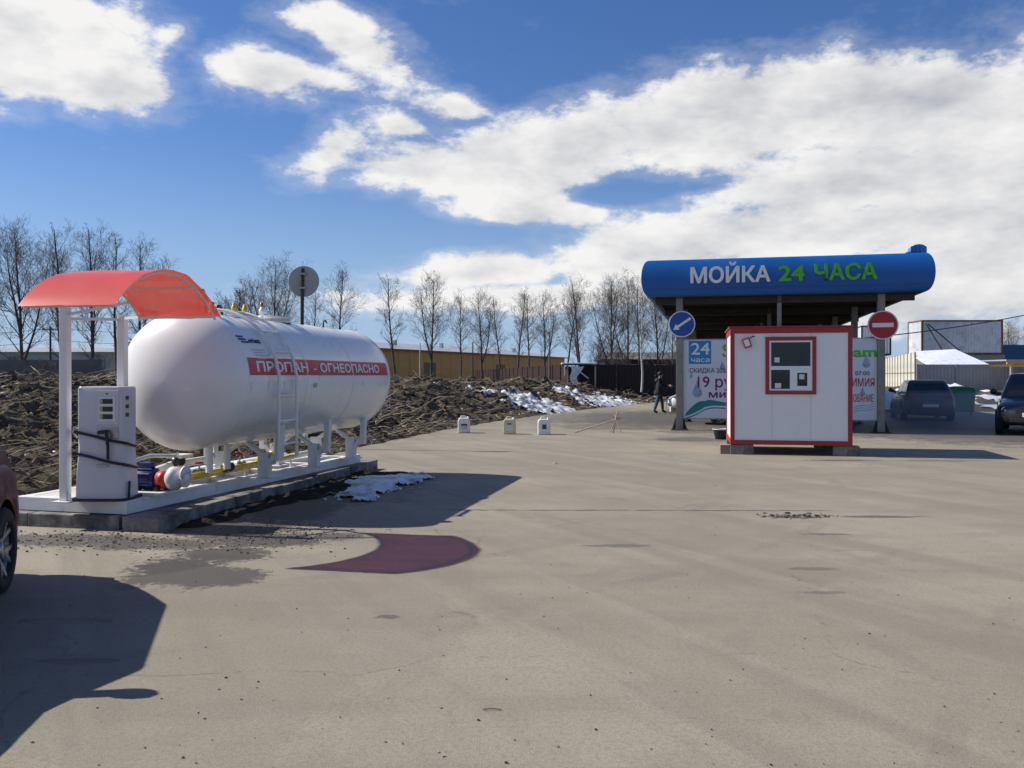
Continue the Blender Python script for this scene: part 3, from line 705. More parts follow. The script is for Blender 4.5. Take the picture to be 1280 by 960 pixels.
    def fit(name, y, x, prof, m, h0=0):
        zz = TZ + math.sqrt(TR * TR - x * x)
        return MB().lathe(prof, 14, 'Z', (x, y, zz - .02 + h0)).build(name, m, tk)
    vp = [(.04, 0), (.04, .04), (.02, .045), (.02, .06), (.036, .065), (.036, .14), (.024, .15), (.024, .18), (.014, .19), (.001, .191)]
    for y in (.98, 1.24): fit('safety_valve', y, .05, vp, K['yellow'])
    fit('gauge_valve', .52, .02, [(.04, 0), (.04, .06), (.03, .06), (.03, .16), (.001, .165)], K['brass'])
    fit('vent_pipe', .42, 0, [(.018, 0), (.018, .24), (.001, .242)], K['black_plastic'])
    MB().tube([(.02, .68 + .07 * math.cos(q), tz - .02 + .13 * math.sin(q)) for q in [math.pi * i / 10 for i in range(11)]], .018, 8).build('hose_loop', K['black_rubber'], tk)
    rv = fit('relief_valve', 1.7, .04, [(.02, 0), (.02, .1), (.035, .1), (.035, .16), (.015, .17), (.015, .2), (.001, .2)], K['vinyl_white']); MB().lathe([(.02, .2), (.02, .25), (.001, .252)], 10, 'Z', (.04, 1.7, TZ + .78)).build('cap', K['guard_red'], rv)
    fit('manhole', 2.1, 0, [(.24, 0), (.24, .05), (.27, .05), (.27, .085), (.001, .09)], K['tank_paint'])
    fit('manhole', 1.0, 0, [(.26, 0), (.26, .03), (.001, .032)], K['tank_paint'])
    MB().tube([(.1, 3.5, TZ + .78), (.1, 3.5, TZ + .88), (.1, 3.58, TZ + .91), (.1, 3.62, TZ + .87)], .014, 6).build('bent_valve', K['black_plastic'], tk)
    gl = MB().lathe([(.07, -.02), (.07, .02), (.001, .025)], 18, 'X', (.08, .2, tz + .2)).build('pressure_gauge', K['steel'], tk)
    MB().tube([(.05, .2, tz - .02), (.05, .2, tz + .15)], .015, 8).build('gauge_pipe', K['steel'], tk)
    for (y, zz) in ((.5, .0), (2.2, .0), (.9, 0)):
        MB().tube([(0, y, .44), (0, y, .78)], .042, 12).build('outlet_pipe', K['white_paint'], tk)
tank()
# pump and pipes on the skid
pu = empty('pump_set', (-3.88, 10.0, .29), -SY, 'blue electric motor with red coupling guard and white pump beside the dispenser', 'pump')
def pump():
    MB().box((-.25, -.45, 0), (.13, .45, .03)).build('base_plate', K['frame_paint'], pu, .004)
    ax = .15
    def lay(name, prof, m, c): return MB().lathe(prof, 20, 'X', c).build(name, m, pu)
    mo = lay('motor', [(.001, -.27), (.08, -.27), (.105, -.25), (.11, -.2), (.11, .04), (.09, .06), (.001, .06)], K['motor_blue'], (-.12, -.15, .16))
    for i in range(12):
        q = 2 * math.pi * i / 12
        T = Matrix.Translation((-.12, -.15, .16)) @ Matrix.Rotation(q, 4, 'X')
        MB().box((-.2, -.006, .1), (.03, .006, .128), 0, T).build('cooling_fin', K['motor_blue'], mo)
    MB().box((-.27, -.2, .26), (-.13, -.1, .34)).build('terminal_box', K['motor_blue'], pu, .01)
    lay('coupling_guard', [(.001, -.05), (.1, -.05), (.1, .06), (.001, .06)], K['guard_red'], (.02, -.15, .15))
    lay('pump_casing', [(.001, -.07), (.1, -.07), (.13, -.04), (.13, .03), (.1, .06), (.06, .1), (.06, .16), (.001, .16)], K['tank_paint'], (.17, -.15, .17))
    for dx, dy in ((-.24, -.24), (-.24, -.06), (.0, -.24), (.0, -.06)): MB().box((dx - .025, dy - .03, .03), (dx + .025, dy + .03, .08)).build('foot', K['black_plastic'], pu)
    for z in (.24, .3): lay('flange', [(.001, -.012), (.09, -.012), (.09, .012), (.001, .012)], K['tank_paint'], (.3, -.15, z - .08))
pump()
pp = empty('pipe_run', (-4.03, 9.2, .29), -SY, 'white and yellow gas pipes with valves running along the skid under the tank', 'pipes')
def pipes():
    MB().tube([(-.3, 1.0, .05), (-.3, 1.4, .07), (-.3, 4.6, .12)], .045, 12).build('white_pipe', K['white_paint'], pp)
    MB().tube([(-.55, 1.1, .16), (-.55, 1.5, .22), (-.55, 2.4, .22), (-.55, 2.4, .46)], .05, 12).build('white_pipe', K['white_paint'], pp)
    MB().tube([(-.2, .95, .1), (-.16, 1.2, .12), (-.16, 3.9, .14), (-.16, 3.9, .3)], .022, 10).build('yellow_pipe', K['yellow'], pp)
    MB().tube([(-.24, .95, .06), (-.24, 1.3, .07), (-.24, 3.4, .07), (-.24, 3.4, .28)], .02, 10).build('yellow_pipe', K['yellow'], pp)
    MB().tube([(-.2, .95, .1), (-.2, .85, .1), (-.3, .8, .12)], .03, 10).build('elbow', K['yellow'], pp)
    for (x, y, z, m) in ((-.16, 2.1, .14, 'black_plastic'), (-.2, 3.0, .16, 'yellow'), (-.3, 1.7, .1, 'zinc'), (-.5, 1.55, .26, 'black_plastic'), (-.22, 3.35, .2, 'yellow'), (-.3, 2.6, .12, 'zinc')):
        vb = MB().lathe([(.001, -.08), (.06, -.075), (.06, -.05), (.035, -.045), (.055, 0), (.035, .045), (.06, .05), (.06, .075), (.001, .08)], 12, 'Y', (x, y, z)).build('valve', K[m], pp)
        MB().tube([(x, y, z + .03), (x, y, z + .13)], .012, 6).build('stem', K['steel'], vb)
        MB().lathe([(.05, -.008), (.055, 0), (.05, .008)], 14, 'Z', (x, y, z + .13)).build('handwheel', K['guard_red' if m == 'zinc' else m], vb)
    for y in (1.15, 2.4, 3.6): MB().tube([(-.1, y, 0), (-.1, y, .1)], .015, 6).build('pipe_stand', K['white_paint'], pp)
    MB().tube([(-.75, 1.0, 0), (-.75, 1.0, .3), (-.75, 1.35, .34), (-.45, 1.45, .34)], .025, 8).build('grey_pipe', K['zinc'], pp)
    MB().box((-.62, 1.5, .3), (-.42, 1.75, .34)).build('bracket', K['white_paint'], pp)
pipes()
# dispenser
dp = empty('gas_dispenser', (-4.33, 9.42, .288), R(1), 'grey gas dispenser cabinet wrapped in a black hose under the red canopy', 'dispenser')
def dispenser():
    W, D, H = .235, .19, 1.2                 # half width, half depth, height
    def sect(z):                           # the cabinet flares out to a rounded foot
        k = 1 + .13 * sstep(.62, .02, z) if False else 1 + .12 * (1 - sstep(.05, .75, z))
        return W * k, D * (1 + .1 * (1 - sstep(.05, .75, z)))
    mb = MB(); ring = 28; vs = []; fs = []
    zs = [0, .05, .12, .25, .4, .55, .7, .9, H - .02, H]
    for z in zs:
        w, d = sect(z); rr = .07 if z < .6 else .035
        if z == H: w -= .012; d -= .012
        for q in range(ring):
            k = q // 7; t = (q % 7) / 6 * math.pi / 2 + k * math.pi / 2
            cx = (w - rr) * (1 if k in (0, 3) else -1); cy = (d - rr) * (1 if k in (0, 1) else -1)
            vs.append((cx + rr * math.cos(t), cy + rr * math.sin(t), z))
    for i in range(len(zs) - 1):
        for q in range(ring): fs.append((i * ring + q, i * ring + (q + 1) % ring, (i + 1) * ring + (q + 1) % ring, (i + 1) * ring + q))
    mb.add(vs, fs, 0, True); mb.add(vs[-ring:], [tuple(range(ring))], 0)
    mb.build('cabinet', K['grey_enamel'], dp)
    f = -D                                 # front plane
    pn = MB().box((-.03, f - .012, .8), (.2, f + .01, 1.16)).build('display_panel', K['panel_grey'], dp, .006)
    MB().box((.0, f - .018, .84), (.17, f - .0125, 1.09)).build('display_bezel', K['vinyl_white'], dp)
    for z in (.86, .94, 1.02): MB().box((.045, f - .024, z), (.145, f - .0185, z + .052)).build('display', K['lcd'], dp); MB().box((.012, f - .024, z), (.04, f - .0185, z + .052)).build('display_mark', K['lcd_rim'], dp)
    MB().box((.075, f - .018, 1.118), (.09, f - .0122, 1.133)).build('keyhole', K['black_plastic'], dp)
    MB().box((-.03, f - .008, .655), (.2, f + .01, .775)).build('nozzle_bay', K['steel'], dp, .004)
    MB().box((-.03, f - .006, .2), (.2, f + .01, .64)).build('door', K['grey_enamel'], dp, .004)
    MB().box((-.03, f - .03, .36), (.1, f - .008, .385)).build('door_handle', K['steel'], dp, .005)
    for z in (.88, .97, 1.06): MB().box((W - .004, -.1, z), (W + .006, -.03, z + .04)).build('side_button', K['black_plastic'], dp)
    nz = MB().tube([(.0, f - .03, .72), (.09, f - .05, .73), (.1, f - .06, .7), (.11, f - .05, .56), (.1, f - .03, .44)], [.02, .022, .02, .016, .014], 8).build('nozzle', K['black_rubber'], dp)
    def loop(z0, z1, a0, a1, extra=.018):
        pts = []
        for i in range(41):
            t = i / 40; a = a0 + (a1 - a0) * t; z = z0 + (z1 - z0) * t
            w, d = sect(z); c, s = math.cos(a), math.sin(a); k = 1 / max(abs(c) / (w + extra), abs(s) / (d + extra))
            k2 = 1 / math.sqrt((c / (w * 1.18)) ** 2 + (s / (d * 1.18)) ** 2); kk = k if abs(s) * (w + extra) > abs(c) * (d + extra) * 1.25 or abs(c) * (d + extra) > abs(s) * (w + extra) * 1.25 else k * .95
            pts.append((kk * c, kk * s, z))
        return pts
    pts = loop(.44, .62, R(-20), R(-180)) + loop(.62, .36, R(-180), R(-360))[1:]
    MB().tube(loop(.56, .78, R(10), R(-190), .03), .015, 8).build('hose', K['black_rubber'], dp)
    MB().tube(loop(.33, .56, R(10), R(-190), .03), .015, 8).build('hose', K['black_rubber'], dp)
    MB().tube(loop(.015, .018, 0, R(-360), .035), .016, 8).build('hose', K['black_rubber'], dp)
    MB().tube([(W + .05, -.12, .2), (W + .055, -.15, .1), (W + .05, -.14, .02)], .014, 8).build('hose', K['black_rubber'], dp)
    MB().tube([(-W - .02, f + .05, .66), (-W - .05, f + .02, .72), (-W - .03, f - .01, .78), (-W - .005, f + .03, .76)], .008, 6).build('cable_tie', K['white_paint'], dp)
dispenser()
# red barrel canopy reaching forward from two posts on the skid
CA = R(11.5)
cp = empty('red_canopy', (-3.92, 7.73, .25), -CA, 'red translucent barrel canopy on two white posts over the dispenser', 'canopy')
def canopy():
    x0, x1 = -.46, .46; ch, zs, rise = 1.74, 1.97, .4
    def arc(t, off=0.):                    # 0 front eave, 1 rear eave
        rr = (rise * rise + (ch / 2) ** 2) / (2 * rise); h = math.asin(ch / 2 / rr); q = -h + 2 * h * t
        return (ch / 2 + (rr + off) * math.sin(q), zs + (rr + off) * math.cos(q) - (rr - rise))
    n = 28; mb = MB(); vs = []; fs = []; nx = 14
    for i in range(n + 1):
        for k in range(nx + 1):
            y, z = arc(i / n); x = x0 - .03 + (x1 - x0 + .06) * k / nx
            w = .014 * noise.noise(Vector((x * 3.4, i * .3, 2))) + .006 * noise.noise(Vector((x * 9, i * .8, 5)))
            vs.append((x, y + w, z + w))
    for i in range(n):
        for k in range(nx): a = i * (nx + 1) + k; fs.append((a, a + 1, a + nx + 2, a + nx + 1))
    mb.add(vs, fs, 0, True); s = mb.build('sheet', K['polycarbonate'], cp)
    for x in (x0 + .02, x1 - .02):
        MB().tube([(x,) + arc(i / 20, -.03) for i in range(21)], .013, 6).build('arch', K['white_paint'], cp)
    for t in (.025, .3, .72, .975):
        y, z = arc(t, -.05); MB().box((x0 + .02, y - .012, z - .012), (x1 - .02, y + .012, z + .012)).build('purlin', K['white_paint'], cp)
    inv = (Matrix.Translation(cp.location) @ Matrix.Rotation(-CA, 4, 'Z')).inverted()
    def post(wx, wy, z1):
        q = inv @ Vector((wx, wy, 0)); x, y = q.x, q.y
        p = MB().box((x - .042, y - .042, .042), (x + .042, y + .042, z1)).build('post', K['white_paint'], cp, .006)
        MB().box((x - .1, y - .1, .03), (x + .1, y + .1, .044)).build('foot_plate', K['white_paint'], p)
        MB().prism([(.042, .044), (.1, .044), (.042, .15)], .01, 0, Matrix.Translation((x, y - .02, 0))).build('gusset', K['white_paint'], p)
        return x, y
    a = post(-4.68, 9.22, 2.14); b = post(-4.275, 9.66, 2.02)
    ya, za = arc(.72, -.05)
    MB().tube([(a[0], a[1], 1.99), (x0 + .02, arc(.85, -.04)[0], arc(.85, -.04)[1] - .01)], .02, 4).build('arm', K['white_paint'], cp)
    MB().tube([(b[0], b[1], 1.98), (x0 + .04, arc(.97, -.05)[0], arc(.97, -.05)[1])], .02, 4).build('arm', K['white_paint'], cp)
    MB().tube([(a[0], a[1], 1.95), (b[0], b[1], 1.97)], .02, 4).build('arm', K['white_paint'], cp)
canopy()
# ------------------------------------------------------------------ car wash canopy
WY = R(13); WO = Vector((3.93, 26.0, 0))
wa = empty('car_wash_canopy', WO, -WY, 'long steel car wash canopy with blue rounded fascia and white and green lettering', 'car wash')
WL, WD, Z0, Z1 = 7.62, 20., 3.92, 5.0
def wloc(px, ly):                          # local x on the line y = ly of the canopy seen in column px
    k = (px - 640) / 1100; c, s = math.cos(WY), math.sin(WY)
    return (k * (WO.y + c * ly) - WO.x - s * ly) / (c + k * s)
COLX = [wloc(849.5, .35), wloc(974, .35), wloc(1101, .35)]
def wash():
    # bulging fascia mitred round the three visible sides and the back
    prof = []
    for i in range(15):
        q = -math.pi / 2 + math.pi * i / 14
        prof.append((.02 + .27 * math.cos(q) ** .75 if abs(math.cos(q)) > 1e-6 else .02, (Z0 + Z1) / 2 + (Z1 - Z0) / 2 * math.sin(q)))
    def ring(o): return [(.2 - o, -o), (WL - .04 + o, -o), (WL - .04 + o, WD + o), (.2 - o, WD + o)]
    mats = K['wash_blue']
    sides = [(0, 1), (1, 2), (2, 3), (3, 0)]
    for (a, b) in sides:
        mb = MB(); vs = []; fs = []
        for (o, z) in prof:
            r = ring(o); vs += [r[a] + (z,), r[b] + (z,)]
        for i in range(len(prof) - 1): fs.append((2 * i, 2 * i + 1, 2 * i + 3, 2 * i + 2))
        mb.add(vs, fs, 0, True); mb.build('fascia', mats, wa)
    MB().box((-.02, -.022, Z0 + .19), (WL + .02, -.021, Z0 + .2))
    # thin sheet joint along the fascia
    jz = Z0 + .2; jo = [p for p in prof if p[1] >= jz][0][0] + .004
    MB().box((.1, -jo - .006, jz - .006), (WL + .05, -jo + .012, jz + .006)).build('fascia_joint', K['wash_blue'], wa)
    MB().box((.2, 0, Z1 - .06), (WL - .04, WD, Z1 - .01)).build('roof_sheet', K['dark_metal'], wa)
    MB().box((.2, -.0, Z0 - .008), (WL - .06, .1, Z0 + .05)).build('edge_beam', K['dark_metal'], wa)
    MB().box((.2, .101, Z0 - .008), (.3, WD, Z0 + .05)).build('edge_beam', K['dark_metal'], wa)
    MB().box((WL - .16, .101, Z0 - .008), (WL - .06, WD, Z0 + .05)).build('edge_beam', K['dark_metal'], wa)
    y = .6; pr = None
    while y < WD:                          # purlins and corrugated soffit
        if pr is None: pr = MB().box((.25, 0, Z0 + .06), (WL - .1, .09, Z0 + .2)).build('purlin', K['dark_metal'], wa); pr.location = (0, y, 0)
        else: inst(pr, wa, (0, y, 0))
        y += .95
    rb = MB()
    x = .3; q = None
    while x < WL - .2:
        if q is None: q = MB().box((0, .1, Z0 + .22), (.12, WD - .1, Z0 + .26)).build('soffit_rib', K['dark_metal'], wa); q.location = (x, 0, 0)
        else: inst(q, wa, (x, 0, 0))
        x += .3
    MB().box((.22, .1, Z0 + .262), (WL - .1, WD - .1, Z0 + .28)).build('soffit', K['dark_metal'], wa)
    # columns
    rows = [.35, 5.2, 10.2, 15.2, 19.6]
    for j, y in enumerate(rows):
        for i, x in enumerate(COLX):
            w = .1 if i != 1 else .06
            c = MB().box((x - w, y - w, 0), (x + w, y + w, Z0 + .0)).build('column', K['column'], wa, .008)
            if j < 2 and i != 1:
                MB().box((x - .24, y - .24, .001), (x + .24, y + .24, .025)).build('base_plate', K['dark_metal'], c)
                for s in (-1, 1):
                    MB().prism([(s * .1, .025), (s * .22, .025), (s * .1, .42)], .02, 0, Matrix.Translation((x, y - .01, 0))).build('gusset', K['dark_metal'], c)
        MB().box((.3, y - .06, Z0 - .2), (WL - .16, y + .06, Z0 - .012)).build('cross_girder', K['dark_metal'], wa)
    # bay partitions: dark sheets hung between the columns
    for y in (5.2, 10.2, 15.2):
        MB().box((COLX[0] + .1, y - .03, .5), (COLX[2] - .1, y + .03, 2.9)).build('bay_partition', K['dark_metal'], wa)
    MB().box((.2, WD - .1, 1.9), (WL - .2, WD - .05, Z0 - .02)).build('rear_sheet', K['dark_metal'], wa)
    # lettering, standing just proud of the fascia
    yl = -.32; zb = 4.285
    lettering('lettering', 'МОЙКА', .44, (wloc(863, yl), yl, zb), wa, K['sign_white'], .018, .014, width=wloc(963, yl) - wloc(863, yl))['label'] = 'white raised letters'
    lettering('lettering', '24', .44, (wloc(973, yl), yl, zb), wa, K['sign_green'], .018, .014, width=wloc(1006, yl) - wloc(973, yl))['label'] = 'green raised digits'
    lettering('lettering', 'ЧАСА', .44, (wloc(1018, yl), yl, zb), wa, K['sign_green'], .018, .014, width=wloc(1097, yl) - wloc(1018, yl))['label'] = 'green raised letters'
    # blue vent housing on the roof
    x = wloc(1131, .6); v = MB()
    poly = [(0, 0), (.56, 0), (.56, .24)] + [(.35 + .2 * math.cos(R(a)), .22 + .11 * math.sin(R(a))) for a in (30, 60, 90, 120)] + [(.17, .27), (.12, .12), (0, .1)]
    v.prism(poly, .5, 0, Matrix.Translation((x, .5, Z1 - .01))); hv = v.build('vent_housing', K['vent_blue'], wa, .015)
    for k in range(3): MB().box((x + .14 + k * .1, .488, Z1 + .05), (x + .19 + k * .1, .498, Z1 + .26)).build('vent_slot', K['wash_blue'], hv)
wash()
# printed banner between the front columns
bn = empty('banner', WO, -WY, 'long white printed price banner hung between the wash columns behind the booth', 'banner')
def banner():
    y = .33; x0, x1 = COLX[0] + .105, COLX[2] - .105; z0, z1 = .36, 2.66
    MB().box((x0, y, z0), (x1, y + .03, z1)).build('panel', K['banner'], bn)
    for z in (z0 - .03, z1): MB().box((x0, y - .004, z), (x1, y + .034, z + .03)).build('frame_bar', K['zinc'], bn)
    def bx(px): return wloc(px, y)
    def bz(py, px): X = WO.y + math.cos(WY) * y - math.sin(WY) * bx(px); return 1.6 - (py - 470) / 1100 * X
    f = y - .004
    MB().box((bx(861), f, bz(455, 875)), (bx(889), y - .0005, bz(426, 875))).build('print_square', K['print_blue'], bn)
    def T(txt, px0, px1, pyb, h, m, bold=.0, align='LEFT'):
        a, b = bx(px0), bx(px1); H = h / 1100 * 26
        lettering('lettering', txt, H, (a, f - .003, bz(pyb, px0)), bn, K[m], bold, .002, width=b - a)
    T('24', 864, 887, 443, 15, 'sign_white', .006); T('часа', 864, 887, 452.5, 6, 'sign_white', .002)
    T('S', 903, 913, 446, 16, 'sign_green', .012); T('team', 1046, 1096, 446, 12, 'sign_green', .012)
    T('СКИДКА 20% с', 862, 914, 466, 6, 'print_text', .001)
    T('19 руб', 872, 926, 484, 14, 'print_plum', .005); T('минута', 886, 945, 497, 9, 'print_plum', .004)
    T('07:00', 1069, 1087, 469, 5, 'print_text', .001); T('ХИМИЯ', 1058, 1093, 483, 10, 'print_red', .001); T('ОБОРУДОВАНИЕ', 1040, 1092, 502, 9, 'print_red', .001)
    def drop(px, py, r):
        x, z, H = bx(px), bz(py, px), r / 1100 * 26
        pts = [(x + H * math.cos(q), z + H * math.sin(q)) for q in [R(-215 + i * 250 / 15) for i in range(16)]]
        pts = [(x + H * math.cos(R(a)), z + H * math.sin(R(a))) for a in range(-220, 41, 20)] + [(x, z + 2.6 * H)]
        MB().prism(pts, .003, 0, Matrix.Translation((0, f, 0))).build('print_drop', K['print_drop'], bn)
    drop(871.5, 491, 6); drop(903, 459, 3); drop(864, 471, 2.2); drop(1083, 455, 4.5); drop(1078, 492, 3)
    # wave
    up, dn = [], []
    for i in range(25):
        t = i / 24; px = 857 + t * 66; c = 519 - 15 * math.sin(min(1, t * 1.8) * math.pi / 2) + 6 * max(0, t - .45)
        th = 2 + 5 * math.sin(min(1, t * 2.2) * math.pi) if t < .4 else 2 + 3.5 * math.exp(-(t - .4) * 4)
        up.append((bx(px), bz(c - th, px))); dn.append((bx(px), bz(c + th * .6, px)))
    mb = MB(); vs = [(a[0], f, a[1]) for a in up] + [(a[0], f, a[1]) for a in dn]
    mb.add(vs, [(i, i + 1, 26 + i, 25 + i) for i in range(24)]); mb.build('print_wave', K['print_teal'], bn, fix=True)
    mb = MB(); vs = [(a[0], f - .001, a[1] - .05) for a in dn] + [(a[0], f - .001, a[1] - .085) for a in dn]
    mb.add(vs, [(i, i + 1, 26 + i, 25 + i) for i in range(24)]); mb.build('print_wave', K['print_teal'], bn, fix=True)
    for k in range(3):
        mb = MB(); p = [(1066 + i * 2.2, 516 - k * 3 - i * .55 - 1.5 * math.sin(i * .5)) for i in range(13)]
        vs = [(bx(a), f, bz(b, a)) for a, b in p] + [(bx(a), f, bz(b + .9, a)) for a, b in p]
        mb.add(vs, [(i, i + 1, 14 + i, 13 + i) for i in range(12)]); mb.build('print_wave', K['print_drop'], bn, fix=True)
banner()
# round road signs clamped to the front columns
def disc_sign(name, loc, rz, r, m, label, cat, back='sign_back'):
    s = empty(name, loc, rz, label, cat)
    MB().lathe([(.001, .0), (r, 0), (r + .006, .008), (r, .016), (.001, .016)], 48, 'Y', smooth=False).build('plate', K[back], s, fix=True)
    MB().lathe([(r * .93, -.003), (.001, -.003)], 48, 'Y', smooth=False).build('face', K[m], s)
    MB().lathe([(r, -.002), (r * .93, -.002)], 48, 'Y', smooth=False).build('border', K['sign_white'], s)
    for z in (-.15, .15): MB().box((-.13, .017, z - .02), (.13, .05, z + .02)).build('clamp', K['zinc'], s)
    return s
cw, sw = math.cos(WY), math.sin(WY)
def wpt(x, y, z): return Vector((WO.x + cw * x + sw * y, WO.y - sw * x + cw * y, z))
sA = disc_sign('direction_sign', wpt(COLX[0] + .07, .19, 3.13), -WY, .385, 'road_blue', 'round blue keep-left arrow sign on the left wash column', 'road sign')
T = Matrix.Translation((.02, -.008, .01)) @ Matrix.Rotation(R(32), 4, 'Y').inverted()
T = Matrix.Translation((0, -.009, 0)) @ Matrix.Rotation(R(-34), 4, 'Y')
MB().prism([(-.14, -.035), (.31, -.035), (.31, .035), (-.14, .035), (-.14, .1), (-.3, 0), (-.14, -.1)], .005, 0, T).build('arrow', K['sign_white'], sA, fix=True)
sB = disc_sign('no_entry_sign', wpt(COLX[2] + .03, .19, 3.03), -WY, .405, 'road_red', 'round red no-entry sign on the right wash column', 'road sign')
MB().box((-.28, -.009, -.06), (.28, -.004, .06)).build('bar', K['sign_white'], sB)

# ------------------------------------------------------------------ booth
BY = R(11.5)
bo = empty('ticket_booth', (4.457, 17.96, 0), -BY, 'white panel booth with red corner trim and a window before the wash', 'booth')
def booth():
    W, D, H0, H1 = 2.36, 2.2, .21, 2.58
    MB().box((.02, .02, H0 + .02), (W - .02, D, H1 - .02)).build('wall', K['booth_white'], bo)
    t = .085
    def tr(lo, hi): MB().box(lo, hi).build('trim', K['booth_red'], bo, .004)
    tr((0, 0, H0), (t, t, H1)); tr((W - t, 0, H0), (W, t, H1)); tr((0, D - t, H0), (t, D + .01, H1)); tr((W - t, D - t, H0), (W, D + .01, H1))
    tr((t, -.002, H1 - .115), (W - t, t, H1 + .002)); tr((t, -.002, H0 - .002), (W - t, t, H0 + .09))
    tr((-.002, t, H1 - .11), (t, D - t, H1 + .001)); tr((-.002, t, H0 - .001), (t, D - t, H0 + .09)); tr((W - t, t, H1 - .11), (W + .002, D - t, H1 + .001)); tr((W - t, t, H0 - .001), (W + .002, D - t, H0 + .09))
    for x in (.098, W - .1): MB().box((x - .012, .004, H0 + .09), (x + .012, .019, H1 - .115)).build('white_bead', K['upvc'], bo)
    MB().box((.11, .004, H0 + .0885), (W - .112, .019, H0 + .108)).build('white_bead', K['upvc'], bo)
    for x in (.82, 1.57): MB().box((x - .003, .0165, H0 + .11), (x + .003, .0195, H1 - .12)).build('panel_joint', K['vinyl_grey'], bo)
    MB().box((-.03, -.03, H1 + .003), (W + .03, D + .03, H1 + .03)).build('roof', K['booth_red'], bo)
    x0, x1, z0, z1 = .69, 1.67, 1.23, 2.39
    wn = MB().box((x0, -.012, z0), (x0 + .075, .0195, z1)).build('window', K['booth_red'], bo)
    wn['label'] = 'window with red surround and white frame'
    for lo, hi in (((x1 - .075, z0), (x1, z1)), ((x0 + .075, z0), (x1 - .075, z0 + .075)), ((x0 + .075, z1 - .075), (x1 - .075, z1))):
        MB().box((lo[0], -.012, lo[1]), (hi[0], .0195, hi[1])).build('surround', K['booth_red'], wn)
    a0, a1, b0, b1 = x0 + .075, x1 - .075, z0 + .075, z1 - .075; f = .035
    zm = b0 + .42; xm = a0 + .4
    for lo, hi in (((a0, b0), (a0 + f, b1)), ((a1 - f, b0), (a1, b1)), ((a0 + f, b0), (a1 - f, b0 + f)), ((a0 + f, b1 - f), (a1 - f, b1)), ((a0 + f, zm), (a1 - f, zm + .075)), ((xm, b0 + f), (xm + .08, zm))):
        MB().box((lo[0], -.004, lo[1]), (hi[0], .0193, hi[1])).build('frame', K['upvc'], wn)
    sx0, sx1 = xm + .08, a1 - f
    for lo, hi in (((sx0, b0 + f), (sx0 + .06, zm)), ((sx1 - .06, b0 + f), (sx1, zm)), ((sx0 + .06, b0 + f), (sx1 - .06, b0 + f + .06)), ((sx0 + .06, zm - .06), (sx1 - .06, zm))):
        MB().box((lo[0], -.012, lo[1]), (hi[0], .019, hi[1])).build('hatch_frame', K['upvc'], wn)
    for lo, hi in (((a0 + f, zm + .075), (a1 - f, b1 - f)), ((a0 + f, b0 + f), (xm, zm)), ((sx0 + .06, b0 + f + .06), (sx1 - .06, zm - .06))):
        MB().box((lo[0], .008, lo[1]), (hi[0], .0175, hi[1])).build('pane', K['dark_glass'], wn)
    for (x, z, w, h) in ((a0 + .1, zm + .15, .1, .1), (a0 + .11, b0 + .05, .12, .1), (sx0 + .1, zm - .19, .1, .1)):
        MB().box((x, .003, z), (x + w, .0075, z + h)).build('notice', K['paper'], wn)
booth()
lm = empty('alarm_lamp', (4.457 + .31 * math.cos(BY), 17.96 - .31 * math.sin(BY) - .06, 2.27), -BY, 'small tilted red and white alarm lamp on the booth corner', 'lamp')
T = Matrix.Rotation(R(-20), 4, 'Y')
MB().box((-.075, -.03, -.1), (.075, .03, .1), 0, T).build('housing', K['booth_red'], lm, .008)
MB().box((-.05, -.038, -.07), (.05, -.0305, .07), 0, T).build('lens', K['vinyl_white'], lm)
MB().tube([(.04, .02, .08), (.13, .06, .14), (.16, .085, .13)], .01, 6).build('bracket', K['black_plastic'], lm)
def bpt(x, y): c, s = math.cos(BY), math.sin(BY); return (4.457 + c * x + s * y, 17.96 - s * x + c * y, 0)
for (x, w, d, lab) in ((.0, .46, .3, 'grey concrete block under the left front corner of the booth'), (2.0, .5, .3, 'grey concrete block under the right front corner of the booth')):
    o = MB().box((0, .02, -.01), (w, d, .2)).build('support_block', K['concrete'], None, .01); o.location = bpt(x, 0); o.rotation_euler = (0, 0, -BY); tag(o, lab, 'block', 'blocks under the booth')
for (x, lab) in ((.0, 'grey concrete block under the rear left corner of the booth'), (1.9, 'grey concrete block under the rear right corner of the booth')):
    o = MB().box((0, 1.8, -.01), (.46, 2.15, .2)).build('support_block', K['concrete'], None, .01); o.location = bpt(x, 0); o.rotation_euler = (0, 0, -BY); tag(o, lab, 'block', 'blocks under the booth')
o = MB().box((-.2, .06, 0), (-.01, .36, .19)).build('brick_block', K['crate_brick'], None, .008); o.location = bpt(0, 0); o.rotation_euler = (0, 0, -BY); tag(o, 'reddish block standing beside the left corner of the booth', 'block')
# basin beside the booth
g = gp(901, 549); bs = empty('plastic_basin', g, 0, 'black plastic basin with pale rim on the ground left of the booth', 'basin')
MB().lathe([(.001, .01), (.13, 0), (.14, .01), (.19, .24), (.195, .25), (.18, .25), (.13, .03), (.001, .03)], 28).build('tub', K['black_plastic'], bs, fix=True)
MB().lathe([(.188, .235), (.21, .24), (.212, .265), (.186, .268), (.182, .25)], 28).build('rim', K['vinyl_grey'], bs)

